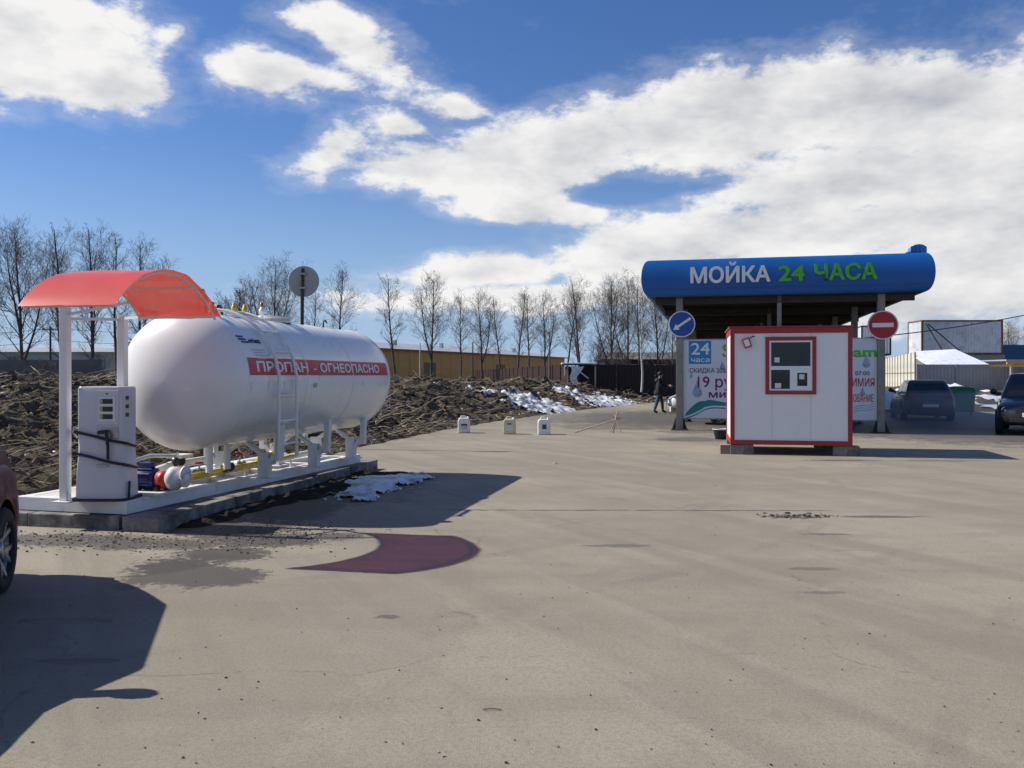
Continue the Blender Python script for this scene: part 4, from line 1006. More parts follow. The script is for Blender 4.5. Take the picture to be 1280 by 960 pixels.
# ------------------------------------------------------------------ jerrycans, trestle, bucket
def jerry(px, py, m, lab, labm, lh):
    g = gp(px, py); j = empty('jerrycan', g, R(random.uniform(-6, 6)), lab, 'jerrycan', 'jerrycans set out across the road')
    w, d, h = .17, .15, .42
    prof = [(-w, .0), (w, 0), (w, h * .8), (w * .82, h), (-w * .82, h), (-w, h * .8)]
    MB().prism(prof, 2 * d, 0, Matrix.Translation((0, -d, 0))).build('body', K[m], j, .035)
    MB().tube([(-.1, .02, h - .01), (-.08, .02, h + .05), (.04, .02, h + .05), (.06, .02, h - .01)], .016, 8).build('handle', K[m], j)
    MB().lathe([(.001, h + .045), (.03, h + .04), (.03, h - .01)], 14, 'Z', (.11, -.04, 0)).build('cap', K['jerry_white'], j)
    return j, w, d, h
j, w, d, h = jerry(580, 541, 'jerry_white', 'white jerrycan with dark lettered label, leftmost of the three on the road', None, 0)
MB().box((-.085, -d - .006, .21), (.085, -d - .001, .26)).build('label', K['print_text'], j); MB().box((-.085, -d - .006, .1), (.085, -d - .001, .205)).build('label', K['vinyl_grey'], j)
j, w, d, h = jerry(637, 542.5, 'jerry_yellow', 'yellowish jerrycan, middle one of the three on the road', None, 0)
MB().box((-.05, -d - .006, .27), (.06, -d - .001, .3)).build('label', K['print_text'], j); MB().box((-.1, -d - .006, .1), (.1, -d - .001, .26)).build('label', K['paper'], j)
j, w, d, h = jerry(680, 543, 'jerry_white', 'white jerrycan with black square label, nearest the wooden trestle', None, 0)
MB().box((-.055, -d - .006, .15), (.055, -d - .001, .28)).build('label', K['print_text'], j)
g = gp(776, 541); tr_ = empty('wooden_trestle', g, 0, 'makeshift barrier of a long thin pole on crossed wooden legs', 'barrier')
def trestle():
    def st(a, b, r, nm): MB().tube([a, b], r, 6).build(nm, K['wood'], tr_)
    st((0, -.05, .0), (-.16, .1, .52), .016, 'leg'); st((-.22, -.1, 0), (-.1, .06, .6), .016, 'leg'); st((-.26, .35, 0), (-.1, -.0, .45), .014, 'leg')
    st((-1.3, -.15, .02), (.02, .03, .42), .02, 'long_pole')
trestle()
# ------------------------------------------------------------------ vehicles
def make_car(name, loc, rz, paint, label, L=4.2, W=1.76, H=1.5, suv=False, belt=.97):
    c = empty(name, loc, rz, label, 'car')
    hl, hw = L / 2, W / 2; zb = .2 if not suv else .26
    def tab(y):                            # bottom, top and half width of the lower body along the car (front is +Y)
        t = y / hl
        keys = [(-1, zb + .2, belt - .13, .8), (-.96, zb + .08, belt - .03, .9), (-.85, zb, belt + .03, .97), (-.6, zb, belt + .04, 1), (0, zb, belt + .0, 1), (.35, zb, belt - .03, 1), (.6, zb, belt - .08, .985), (.82, zb, belt - .17, .95), (.94, zb + .03, belt - .27, .86), (1, zb + .16, belt - .37, .72)]
        for a, b in zip(keys, keys[1:]):
            if t <= b[0] + 1e-9:
                k = (t - a[0]) / (b[0] - a[0]); k = k * k * (3 - 2 * k) * .5 + k * .5
                return [a[i] + (b[i] - a[i]) * k for i in (1, 2, 3)]
        return keys[-1][1:]
    ys = [-hl + L * i / 34 for i in range(35)]; vs = []; fs = []
    half = [(0, 0), (.7, 0), (.9, .03), (.985, .15), (1, .4), (.995, .6), (.965, .82), (.91, .93), (.8, .985), (.45, 1.02)]
    nr = 2 * len(half)
    for y in ys:
        b, t, w = tab(y); pts = [(a * w * hw, b + q * (t - b)) for a, q in half] + [(0, b + 1.03 * (t - b))]
        ringp = pts + [(-x, z) for x, z in reversed(pts[1:-1])]
        nr = len(ringp); vs += [(x, y, z) for x, z in ringp]
    for i in range(len(ys) - 1):
        for k in range(nr): fs.append((i * nr + k, i * nr + (k + 1) % nr, (i + 1) * nr + (k + 1) % nr, (i + 1) * nr + k))
    fs += [tuple(range(nr)), tuple(range(len(ys) * nr - 1, (len(ys) - 1) * nr - 1, -1))]
    mb = MB(); mb.add(vs, fs, 0, True); body = mb.build('body', [K[paint], K['black_plastic']], c, fix=True)
    wr = .315 if not suv else .35
    ax = [(hl - .82), (-hl + .78)]
    # cut the wheel arches
    cm = MB()
    for y in ax:
        for s in (-1, 1):
            k = 28; pr = [(wr + .06) * math.cos(2 * math.pi * i / k) for i in range(k)]
            a = [(s * (hw - .26), y + (wr + .06) * math.cos(2 * math.pi * i / k), wr + (wr + .06) * math.sin(2 * math.pi * i / k)) for i in range(k)]
            b = [(s * (hw + .3), p[1], p[2]) for p in a]
            cm.add(a + b, [tuple(range(k)), tuple(range(2 * k - 1, k - 1, -1))] + [(i, k + i, k + (i + 1) % k, (i + 1) % k) for i in range(k)], 0)
    cut = cm.build('cut', K['black_plastic'], c, fix=True)
    md = body.modifiers.new('b', 'BOOLEAN'); md.object = cut; md.operation = 'DIFFERENCE'; md.solver = 'EXACT'
    dg = bpy.context.evaluated_depsgraph_get(); dg.update()
    me = bpy.data.meshes.new_from_object(body.evaluated_get(dg)); body.modifiers.clear()
    body.data = me; bpy.data.objects.remove(cut)
    # cabin
    yf0, yf1, yr0, yr1 = hl * .42, hl * .04, -hl * .93, -hl * .72
    if suv: yf1 = hl * .1; yr1 = -hl * .8
    w0, w1 = hw * .9, hw * .69
    def lev(t):
        return (yf0 + (yf1 - yf0) * t ** .9, yr0 + (yr1 - yr0) * t ** 1.3, w0 + (w1 - w0) * t ** 1.15, belt - .06 + (H - .05 - belt + .06) * t)
    def outline(t, ins=0., n=6):
        yf, yr, w, z = lev(t); r = .14; pts = []
        w -= ins; yf -= ins; yr += ins
        for (cx, cy, a0) in ((w - r, yf - r, 0), (-w + r, yf - r, 90), (-w + r, yr + r, 180), (w - r, yr + r, 270)):
            for i in range(n + 1): a = R(a0 + 90 * i / n); pts.append((cx + r * math.cos(a), cy + r * math.sin(a), z))
        return pts
    rows = [outline(i / 8) for i in range(9)]
    for ins, dz in ((.03, .025), (.1, .04), (.28, .05)):
        rows.append([(x, y, z + dz) for x, y, z in outline(1, ins)])
    nr = len(rows[0]); vs = [p for r in rows for p in r]
    fs = [(i * nr + k, i * nr + (k + 1) % nr, (i + 1) * nr + (k + 1) % nr, (i + 1) * nr + k) for i in range(len(rows) - 1) for k in range(nr)]
    fs.append(tuple(range(len(vs) - nr, len(vs))))
    MB().add(vs, fs, 0, True).build('cabin', K[paint], c)
    # glass, following the cabin's own slope
    def glass_side(nm, s, u0a, u0b, u1a, u1b, t0=.18, t1=.86):
        mb = MB(); k = 5; vs = []
        for i in range(k + 1):
            t = t0 + (t1 - t0) * i / k; yf, yr, w, z = lev(t); q = i / k
            for u in (u0a + (u0b - u0a) * q, u1a + (u1b - u1a) * q): vs.append((s * (w + .006), yf + (yr - yf) * u, z))
        mb.add(vs, [(2 * i, 2 * i + 1, 2 * i + 3, 2 * i + 2) for i in range(k)], 0, True); mb.build(nm, K['car_glass'], c)
    for s in (-1, 1):
        glass_side('side_window', s, .13, .12, .47, .46); glass_side('side_window', s, .5, .5, .78, .77); glass_side('side_window', s, .81, .8, .93, .88, .25, .8)
    def glass_end(nm, front, t0, t1):
        mb = MB(); k = 6; vs = []
        for i in range(k + 1):
            t = t0 + (t1 - t0) * i / k; yf, yr, w, z = lev(t); y = (yf + .006) if front else (yr - .006); ww = w - .13
            vs += [(-ww, y, z), (ww, y, z)]
        mb.add(vs, [(2 * i, 2 * i + 1, 2 * i + 3, 2 * i + 2) for i in range(k)], 0, True); mb.build(nm, K['car_glass'], c)
    glass_end('windscreen', True, .06, .92); glass_end('rear_window', False, .2, .86)
    # wheels
    ws = None
    for y in ax:
        for s in (-1, 1):
            w = empty('wheel', (s * (hw - .1), y, wr), 0 if s > 0 else math.pi); w.parent = c
            if ws is None:
                ty = MB().lathe([(wr * .66, -.1), (wr * .93, -.1), (wr, -.07), (wr, .07), (wr * .93, .1), (wr * .68, .1), (wr * .66, .06)], 36, 'X').build('tyre', K['tyre'], w)
                rm = MB().lathe([(wr * .68, .095), (wr * .66, .06), (wr * .6, .04), (wr * .58, -.08)], 36, 'X'); 
                for i in range(5):
                    T = Matrix.Rotation(2 * math.pi * i / 5, 4, 'X')
                    for o_ in (-.05, .05):
                        rm.add([(.05, o_ - .018, .03), (.05, o_ + .018, .03), (.085, o_ * 1.5 + .018, wr * .66), (.085, o_ * 1.5 - .018, wr * .66), (.02, o_ - .018, .03), (.02, o_ + .018, .03), (.05, o_ * 1.5 + .018, wr * .66), (.05, o_ * 1.5 - .018, wr * .66)],
                               [(0, 1, 2, 3), (4, 7, 6, 5), (0, 3, 7, 4), (1, 5, 6, 2)], 0, False, T)
                rm.lathe([(.06, .03), (.06, .07), (.001, .075)], 16, 'X')
                rm.lathe([(wr * .6, -.03), (.001, -.03)], 24, 'X', (0, 0, 0), 1)
                rim = rm.build('rim', [K['alloy'], K['black_plastic']], w); ws = (ty, rim)
            else:
                inst(ws[0], w); inst(ws[1], w)
    # lamps, mirrors, plates, seams
    for s in (-1, 1):
        b, t, w = tab(hl * .93); z = t - .12
        MB().lathe([(.001, .03), (.06, .025), (.095, .0), (.1, -.06)], 16, 'Y', (s * (w * hw - .13), hl * .945, z)).build('headlight', K['lamp_clear'], c)
        MB().box((s * hw * .68 - .1, -hl - .0, belt - .28), (s * hw * .68 + .1, -hl + .12, belt - .06)).build('taillight', K['lamp_red'], c, .03)
        mi = MB().lathe([(.001, -.05), (.06, -.045), (.085, -.02), (.09, .02), (.07, .06), (.001, .09)], 14, 'Y', (s * (hw + .1), yf0 - .32, belt + .1)).build('mirror', K[paint], c)
        MB().tube([(s * (hw * .9), yf0 - .33, belt + .02), (s * (hw + .1), yf0 - .32, belt + .07)], .055, 8).build('mirror_arm', K['black_plastic'], c)
        for y in (-.15 * hl, -.42 * hl): MB().box((s * (hw + .004) - .008, y, belt - .17), (s * (hw + .004) + .008, y + .18, belt - .135)).build('door_handle', K[paint], c)
        for y in (.34 * hl, -.1 * hl, -.5 * hl):
            x = s * (hw * .997); MB().box((x - .004, y - .004, zb + .16), (x + .004, y + .004, belt - .12)).build('door_seam', K['black_plastic'], c)
        x = s * (hw * .985); MB().box((x - .02, -hl * .2 - .55, zb - .005), (x + .02, hl * .2 + .5, zb + .1)).build('sill_trim', K['black_plastic'], c)
    MB().box((-.42, hl - .09, belt - .46), (.42, hl + .005, belt - .36)).build('grille', K['black_plastic'], c, .01)
    MB().box((-.55, hl - .1, zb + .1), (.55, hl + .012, zb + .22)).build('bumper_intake', K['black_plastic'], c, .02)
    MB().box((-.26, hl + .006, zb + .25), (.26, hl + .014, zb + .36)).build('number_plate', K['vinyl_white'], c)
    MB().box((-.26, -hl - .012, zb + .3), (.26, -hl - .002, zb + .41)).build('number_plate', K['vinyl_white'], c)
    MB().box((-.62, -hl - .008, zb + .0), (.62, -hl + .14, zb + .18)).build('rear_bumper', K['black_plastic'], c, .03)
    return c
make_car('parked_car', (-4.2, 4.96, 0), R(196.5), 'car_red', 'dark red hatchback cut off by the left edge of the picture', 4.25, 1.78, 1.47, False, .94)
make_car('parked_car', (15.0, 25.2, 0), R(148), 'car_dark', 'black sport utility car cut off by the right edge of the picture', 4.6, 1.86, 1.68, True, 1.06)
make_car('parked_car', at(1151, 500, 33).xy.to_3d(), R(-16), 'car_grey', 'dark grey hatchback seen from behind between the wash and the green bin', 4.1, 1.74, 1.46)
make_car('parked_car', (8.95, 38.0, 0), R(84), 'car_white', 'white car half hidden behind the left wash column', 4.3, 1.76, 1.48)
make_car('parked_car', (8.3, 29.2, 0), R(76), 'car_dark', 'dark car inside the wash, only its wheels showing under the banner', 4.4, 1.78, 1.5)

# ------------------------------------------------------------------ person washing the white car
def person():
    base = gp(824, 516.5); base.z = 0
    p = empty('person', base, R(-8), 'person in dark jacket and jeans holding a wash lance towards the white car', 'person')
    J = {'pel': (0, 0, .93, .17, .15), 'bel': (.01, 0, 1.08, .19, .16), 'che': (.0, 0, 1.3, .21, .17), 'nec': (.01, 0, 1.46, .07, .065), 'nk2': (.03, 0, 1.53, .058, .055), 'hd1': (.055, 0, 1.6, .075, .085), 'hd2': (.05, 0, 1.68, .085, .095), 'hd3': (.04, 0, 1.74, .06, .065),
         'shl': (-.01, .2, 1.39, .1, .095), 'ell': (.13, .25, 1.18, .08, .075), 'wrl': (.4, .15, 1.17, .042, .04), 'hal': (.5, .12, 1.19, .03, .038),
         'shr': (.01, -.2, 1.39, .1, .095), 'elr': (.12, -.26, 1.16, .08, .075), 'wrr': (.36, -.16, 1.13, .042, .04), 'har': (.45, -.1, 1.15, .03, .038),
         'hil': (-.01, .1, .88, .1, .095), 'knl': (.12, .13, .48, .085, .085), 'anl': (.16, .15, .09, .062, .062), 'tol': (.32, .17, .04, .045, .045),
         'hir': (0, -.1, .88, .1, .095), 'knr': (-.1, -.15, .48, .085, .085), 'anr': (-.22, -.18, .09, .062, .062), 'tor': (-.06, -.2, .04, .045, .045)}
    E = [('pel', 'bel'), ('bel', 'che'), ('che', 'nec'), ('nec', 'nk2'), ('nk2', 'hd1'), ('hd1', 'hd2'), ('hd2', 'hd3'), ('che', 'shl'), ('shl', 'ell'), ('ell', 'wrl'), ('wrl', 'hal'), ('che', 'shr'), ('shr', 'elr'), ('elr', 'wrr'), ('wrr', 'har'),
         ('pel', 'hil'), ('hil', 'knl'), ('knl', 'anl'), ('anl', 'tol'), ('pel', 'hir'), ('hir', 'knr'), ('knr', 'anr'), ('anr', 'tor')]
    for s, w, h, y0 in (('l', 'hal', (.5, .12, 1.19), 1), ('r', 'har', (.45, -.1, 1.15), -1)):
        for i in range(4):                 # fingers closing on the lance
            a = 'f%s%d' % (s, i); J[a] = (h[0] + .05, h[1] + (i - 1.5) * .018, h[2] + .012, .009, .009); J[a + 'b'] = (h[0] + .065, h[1] + (i - 1.5) * .018, h[2] - .03 + .004 * i, .008, .008)
            E += [(w, a), (a, a + 'b')]
        J['t' + s] = (h[0] - .0, h[1] - y0 * .045, h[2] + .02, .01, .01); J['t%sb' % s] = (h[0] + .04, h[1] - y0 * .05, h[2] + .01, .009, .009); E += [(w, 't' + s), ('t' + s, 't%sb' % s)]
    ks = list(J); ix = {k: i for i, k in enumerate(ks)}
    me = bpy.data.meshes.new('body'); me.from_pydata([J[k][:3] for k in ks], [(ix[a], ix[b]) for a, b in E], [])
    o = bpy.data.objects.new('body', me); col.objects.link(o)
    sk_ = o.modifiers.new('s', 'SKIN'); sk_.use_smooth_shade = True; o.modifiers.new('d', 'SUBSURF').levels = 2
    for i, k in enumerate(ks):
        v = me.skin_vertices[0].data[i]; v.radius = (J[k][3], J[k][4]); v.use_root = (k == 'pel')
    dg = bpy.context.evaluated_depsgraph_get(); dg.update()
    m2 = bpy.data.meshes.new_from_object(o.evaluated_get(dg)); bpy.data.objects.remove(o)
    for q in ('jacket', 'jeans', 'skin', 'shoe'): m2.materials.append(K[q])
    for f in m2.polygons:
        c = f.center; f.use_smooth = True
        f.material_index = 3 if c.z < .1 else 1 if c.z < .86 else 2 if (c.z > 1.5 or c.x > .41) else 0
    b = bpy.data.objects.new('body', m2); col.objects.link(b); b.parent = p
    # hair, face, jacket hem and hood
    MB().lathe([(.06, -.03), (.104, .0), (.11, .05), (.095, .1), (.05, .135), (.001, .14)], 18, 'Z', (.035, 0, 1.655)).build('hair', K['hair'], p)
    MB().lathe([(.15, 1.36), (.17, 1.42), (.14, 1.49), (.09, 1.51)], 16, 'Z', (-.03, 0, 0)).build('hood', K['jacket'], p)
    MB().lathe([(.2, 1.0), (.235, .84), (.225, .82), (.18, .9)], 20, 'Z', (0, 0, 0)).build('jacket_hem', K['jacket'], p)
    MB().lathe([(.001, .03), (.014, .01), (.018, -.02), (.001, -.03)], 8, 'X', (.15, 0, 1.655)).build('nose', K['skin'], p)
    for s in (-1, 1):
        MB().lathe([(.001, .006), (.011, 0), (.001, -.006)], 8, 'X', (.134, s * .034, 1.685)).build('eye', K['hair'], p)
        MB().lathe([(.001, -.012), (.026, 0), (.001, .012)], 8, 'Y', (.04, s * .094, 1.66)).build('ear', K['skin'], p)
    MB().box((.125, -.025, 1.605), (.134, .025, 1.612)).build('mouth', K['print_red'], p)
    ln = empty('wash_lance', base, R(-8), 'thin dark wash lance held by the person', 'lance')
    MB().tube([(.42, .03, 1.13), (.62, .02, 1.17), (1.05, .0, 1.12)], .013, 8).build('pipe', K['black_plastic'], ln)
    MB().tube([(.44, .03, 1.14), (.46, .03, 1.05)], .02, 8).build('grip', K['black_plastic'], ln)
    MB().tube([(.43, .03, 1.08), (.35, .12, .7), (.3, .3, .2), (.4, .5, .03), (1.4, .9, .02), (2.2, .9, .02)], .01, 6).build('hose', K['black_rubber'], ln)
person()
g = gp(842, 515); bk = empty('plastic_canister', g, 0, 'pale square canister on the ground beside the left wash column', 'canister')
MB().prism([(-.16, 0), (.16, 0), (.16, .32), (.1, .38), (-.1, .38), (-.16, .32)], .24, 0, Matrix.Translation((0, -.12, 0))).build('body', K['jerry_white'], bk, .03)
MB().tube([(-.07, 0, .37), (-.06, 0, .42), (.05, 0, .42), (.06, 0, .37)], .014, 8).build('handle', K['jerry_white'], bk)
MB().box((-.06, -.127, .1), (.06, -.122, .22)).build('label', K['wood'], bk)

# ------------------------------------------------------------------ round sign seen from behind, by the tank
g = Vector(((378 - 640) / 1100 * 19.5, 19.5, 0)); d_, hz = rub(g.x, g.y); g.z = 0
rs = empty('sign_post', (g.x, g.y, hz - .05), 0, 'round road sign seen from behind on a dark post beyond the tank', 'road sign')
zc = 1.6 + (470 - 351.5) / 1100 * 19.5 - hz + .05
MB().tube([(-.02, 0, 0), (0, 0, zc + .28)], .04, 10).build('post', K['dark_metal'], rs)
rp = MB().lathe([(.001, .03), (.34, .03), (.345, .04), (.34, .05), (.001, .05)], 44, 'Y', (.02, 0, zc), smooth=False).build('plate', K['sign_back'], rs, fix=True)
for z in (-.15, .16): MB().box((-.06, -.05, zc + z - .02), (.08, .03, zc + z + .02)).build('clamp', K['zinc'], rs)

# ------------------------------------------------------------------ green bin
g = at(1200, 521, 36); g.z = 0
gb = empty('refuse_bin', g, R(-28), 'green wheeled refuse container beside the grey fence', 'refuse bin')
def bin_():
    a, b, h = .58, .45, .98; z0 = .14
    lo = [(-a * .86, -b * .82, z0), (a * .86, -b * .82, z0), (a * .86, b * .82, z0), (-a * .86, b * .82, z0)]; hi = [(-a, -b, h), (a, -b, h), (a, b, h), (-a, b, h)]
    MB().add(lo + hi, [(0, 3, 2, 1), (4, 5, 6, 7), (0, 1, 5, 4), (1, 2, 6, 5), (2, 3, 7, 6), (3, 0, 4, 7)]).build('body', K['bin_green'], gb, .03)
    MB().box((-a - .04, -b - .04, h), (a + .04, b + .04, h + .06)).build('rim', K['bin_green'], gb, .015)
    MB().prism([(-a, h + .061), (a, h + .061), (a * .9, h + .16), (a * .4, h + .2), (-a * .4, h + .2), (-a * .9, h + .16)], 2 * b, 0, Matrix.Translation((0, -b, 0))).build('lid', K['bin_green'], gb, .02)
    for x in (-.35, 0, .35): MB().box((x - .03, -b * .98, z0 + .05), (x + .03, -b * .8, h - .02)).build('rib', K['bin_green'], gb)
    for x in (-.4, .4):
        for y in (-.28, .28): MB().lathe([(.03, -.03), (.085, -.025), (.085, .025), (.03, .03)], 16, 'X', (x, y, .085)).build('wheel', K['tyre'], gb)
    for s in (-1, 1): MB().tube([(s * (a + .02), -.15, h - .1), (s * (a + .09), -.1, h - .1), (s * (a + .09), .1, h - .1), (s * (a + .02), .15, h - .1)], .018, 8).build('handle', K['zinc'], gb)
bin_()
# ------------------------------------------------------------------ bare trees
def gen_tree(seed, H, spread, forks=1, first=.28, lean=0.):
    rnd = random.Random(seed); tr = MB(); br = MB()
    def perp(d):
        a = d.cross(Vector((0, 0, 1)) if abs(d.z) < .95 else Vector((1, 0, 0))).normalized(); b = d.cross(a).normalized()
        q = rnd.uniform(0, 2 * math.pi); return a * math.cos(q) + b * math.sin(q)
    def branch(p, d, l, r, lv):
        ns = (5, 4, 3, 2)[lv]; pts = [p]; rad = [r]
        for i in range(ns):
            d = (d + perp(d) * rnd.uniform(.05, .22) + Vector((0, 0, (.12, .1, .08, .05)[lv]))).normalized()
            p = p + d * l / ns; pts.append(p); rad.append(max(.006, r * (1 - .8 * (i + 1) / ns)))
        br.tube(pts, rad, 4 if lv == 0 else 3, 0, False, False)
        if lv == 3: return
        nk = (7, 5, 3)[lv]; nk = max(2, int(nk * (.6 + .5 * min(1.4, l / (3, 1.4, .7)[lv]))))
        for i in range(nk):
            t = rnd.uniform(.22, 1) if i else 1; k = min(ns - 1, int(t * ns)); u = t * ns - k
            q = pts[k].lerp(pts[k + 1], u) if k < ns else pts[-1]
            dd = (pts[min(k + 1, ns)] - pts[k]).normalized(); a = rnd.uniform(.5, .95)
            nd = (dd * math.cos(a) + perp(dd) * math.sin(a)).normalized()
            branch(q, nd, l * rnd.uniform(.42, .68) * (1.15 - .45 * t), max(.009, rad[k] * .58), lv + 1)
    def stem(p, d, l, r, lo, share, cols_):
        ns = 10; pts = [p]; rad = [r * 1.25]
        for i in range(ns):
            d = (d + Vector((rnd.uniform(-.05, .05) + lean * .01, rnd.uniform(-.05, .05), .1))).normalized()
            p = p + d * l / ns; pts.append(p); rad.append(r * (1 - .9 * ((i + 1) / ns) ** .9) + .015)
        tr.tube(pts, rad, 7, 0, False)
        nb = int(25 * share)
        for i in range(nb):
            t = lo + (1 - lo) * ((i + rnd.random()) / nb); k = min(ns - 1, int(t * ns)); q = pts[k].lerp(pts[k + 1], t * ns - k)
            f = (t - lo) / (1 - lo)
            ln = spread * H * (.25 + .8 * math.sin(math.pi * min(1, .18 + .78 * f)) ** .8) * rnd.uniform(.65, 1.1) * (.55 if f > .85 else 1)
            a = R(rnd.uniform(32, 58) if f < .5 else rnd.uniform(20, 45)); az = i * 2.4 + rnd.uniform(-.5, .5)
            nd = Vector((math.cos(az) * math.sin(a), math.sin(az) * math.sin(a), math.cos(a)))
            branch(q, nd, ln, max(.02, rad[k] * .42), 0)
        return pts
    pts = stem(Vector((0, 0, -.4)), Vector((lean * .1, 0, 1)), H + .4, H * .0125, first, 1, None)
    for f in range(forks - 1):
        k = rnd.choice((2, 3, 4)); a = rnd.uniform(0, 6.3)
        stem(pts[k], Vector((math.cos(a) * .5, math.sin(a) * .5, 1)).normalized(), H * (1 - k / 10) * .85, H * .008, .2, .6, None)
    return tr, br
VAR = []
for (sd, H, sp, fk, fi, le) in ((1, 15.5, .27, 3, .2, 0), (2, 15.5, .21, 2, .22, 0), (3, 13, .25, 2, .32, .6), (4, 13, .22, 1, .4, -.8), (5, 13, .17, 1, .34, .3), (6, 6, .3, 3, .06, 0)):
    a, b = gen_tree(sd, H, sp, fk, fi, le)
    VAR.append((a.mesh('trunk', K['bark']), b.mesh('branches', K['twig']), H))
ORD = ['first', 'second', 'third', 'fourth', 'fifth', 'sixth', 'seventh', 'eighth', 'ninth', 'tenth', 'eleventh', 'twelfth', 'thirteenth']
def tree(px, pytop, Y, var, label, group, z0=0., name='bare_tree', sxy=None):
    tm, cm, H = VAR[var]
    h = 1.6 + (470 - pytop) / 1100 * Y - z0; s = h / H * .9
    t = empty(name, ((px - 640) / 1100 * Y, Y, z0), random.uniform(0, 6.28), label, 'tree', group); k = (sxy or 1) * s
    t.scale = (k, k, s); t.rotation_euler.x = random.uniform(-.03, .03); t.rotation_euler.y = random.uniform(-.04, .04)
    for nm, me in (('trunk', tm), ('crown', cm)):
        o = bpy.data.objects.new(nm, me); col.objects.link(o); o.parent = t
for i, (px, top, Y, v) in enumerate(((28, 268, 72, 0), (80, 263, 76, 1), (117, 265, 74, 1), (146, 274, 80, 4), (176, 282, 76, 1))):
    tree(px, top, Y, v, 'tall bare tree behind the red canopy, %s from the left' % ORD[i], 'bare trees at the left')
for i, (px, top, Y, v) in enumerate(((300, 352, 95, 5), (343, 316, 88, 0), (392, 352, 96, 4), (419, 325, 92, 3))):
    tree(px, top, Y, v, 'bare tree rising beyond the tank, %s from the left' % ORD[i], 'bare trees beyond the tank')
for i, (px, top, Y, v) in enumerate(((495, 330, 96, 4), (539, 335, 95, 2), (576, 360, 98, 3), (603, 358, 98, 2), (628, 362, 104, 4), (645, 352, 100, 4), (662, 357, 104, 3), (681, 360, 104, 2), (704, 355, 102, 3))):
    tree(px, top, Y, v, 'bare roadside tree before the ochre warehouse, %s from the left of that row' % ORD[i], 'bare trees before the ochre warehouse')
for i, (px, top, Y, v) in enumerate(((727, 335, 86, 1), (748, 418, 84, 5), (766, 338, 84, 0), (783, 332, 90, 1), (800, 345, 86, 3), (823, 350, 82, 0), (842, 380, 80, 1), (775, 428, 80, 5))):
    tree(px, top, Y, v, 'bare tree behind the dark fence left of the wash, %s from the left' % ORD[i], 'bare trees behind the dark fence')
for i, (px, top, Y, v) in enumerate(((1262, 398, 110, 0), (1285, 402, 108, 3), (1088, 400, 120, 2))):
    tree(px, top, Y, v, ['pale bare tree behind the blue container', 'bare tree at the far right edge behind the blue container', 'bare tree seen past the right wash column'][i], 'bare trees at the right')
for i, (px, top, Y) in enumerate(((120, 438, 66), (155, 442, 64), (15, 440, 66), (60, 446, 60))):
    tree(px, top, Y, 5, 'low bare shrub before the grey wall, %s counted from the tank' % ['second', 'first', 'fourth', 'third'][i], 'shrubs before the grey wall', 0, 'bare_shrub')
# slim birch
bt = empty('birch_tree', ((802 - 640) / 1100 * 55, 55, .6), 0, 'slim white birch trunk in front of the dark fence', 'tree')
rnd = random.Random(9); pts = [(0.05 * math.sin(i), .04 * math.cos(i * 1.3), i * .62) for i in range(10)]
MB().tube(pts, [.075 * (1 - i / 12) for i in range(10)], 8).build('trunk', K['birch'], bt)
mb = MB()
for i in range(34):
    z = 1.8 + i * .115; q = i * 2.4; l = 1.1 - i * .018; k = int(z / .62); b = Vector(pts[min(9, k)]); b.z = z
    e = b + Vector((math.cos(q) * l * .5, math.sin(q) * l * .5, l * .75)); mb.tube([b, b.lerp(e, .5) + Vector((0, 0, -.05)), e], [.014, .01, .006], 3, 0, False, False)
    for j in range(4):
        s = b.lerp(e, .35 + .2 * j); mb.tube([s, s + Vector((math.cos(q + j * 2) * .3, math.sin(q + j * 2) * .3, .2))], [.007, .004], 3, 0, False, False)
mb.build('crown', K['twig'], bt)

# ------------------------------------------------------------------ ochre warehouse
def warehouse():
    A, B = Vector((-27.5, 99, 0)), Vector((10.8, 180, 0)); d = (B - A); Ln = d.length; d.normalize(); rz = math.atan2(d.y, d.x)
    w = empty('warehouse', A, rz, 'long ochre warehouse with pale grey roof behind the row of bare trees', 'building')
    ze, zr, dep = 5.5, 7.0, 24             # local X runs along the wall, the yard side is -Y ... the wall face is y = 0
    MB().box((0, .06, 0), (Ln, dep, ze - .2)).build('wall', K['ochre_wall'], w)
    k = 0; x = 0.; pan = None
    while x < Ln - 3:
        if pan is None: pan = MB().box((.04, 0, .3), (2.96, .058, ze - .25)).build('wall_panel', K['ochre_wall'], w); pan.location = (x, 0, 0)
        else: inst(pan, w, (x, 0, 0))
        x += 3
    mb = MB(); mb.add([(-.4, -.5, ze - .15), (Ln + .4, -.5, ze - .15), (Ln + .4, dep / 2, zr), (-.4, dep / 2, zr), (Ln + .4, dep + .5, ze - .15), (-.4, dep + .5, ze - .15)], [(0, 1, 2, 3), (3, 2, 4, 5), (0, 3, 5), (1, 4, 2)])
    rf = mb.build('roof', K['pale_roof'], w)
    MB().box((-.4, -.55, ze - .32), (Ln + .4, -.45, ze - .12)).build('eave', K['ochre_trim'], w)
    for x in range(4, int(Ln), 8): MB().box((x, -.06, ze - 1.5), (x + 1.8, .0, ze - .7)).build('window', K['dark_glass'], w) if x % 16 == 4 and False else None
    for x in (24, 25.2): pass
    for x in (14, 34, 58): MB().box((x, -.06, 0), (x + 3.4, -.001, 3.6)).build('gate', K['ochre_trim'], w)
    for x in range(6, int(Ln), 14): MB().box((x, 5, ze + .7), (x + .5, 5.5, ze + 1.5)).build('roof_vent', K['zinc'], rf)
warehouse()
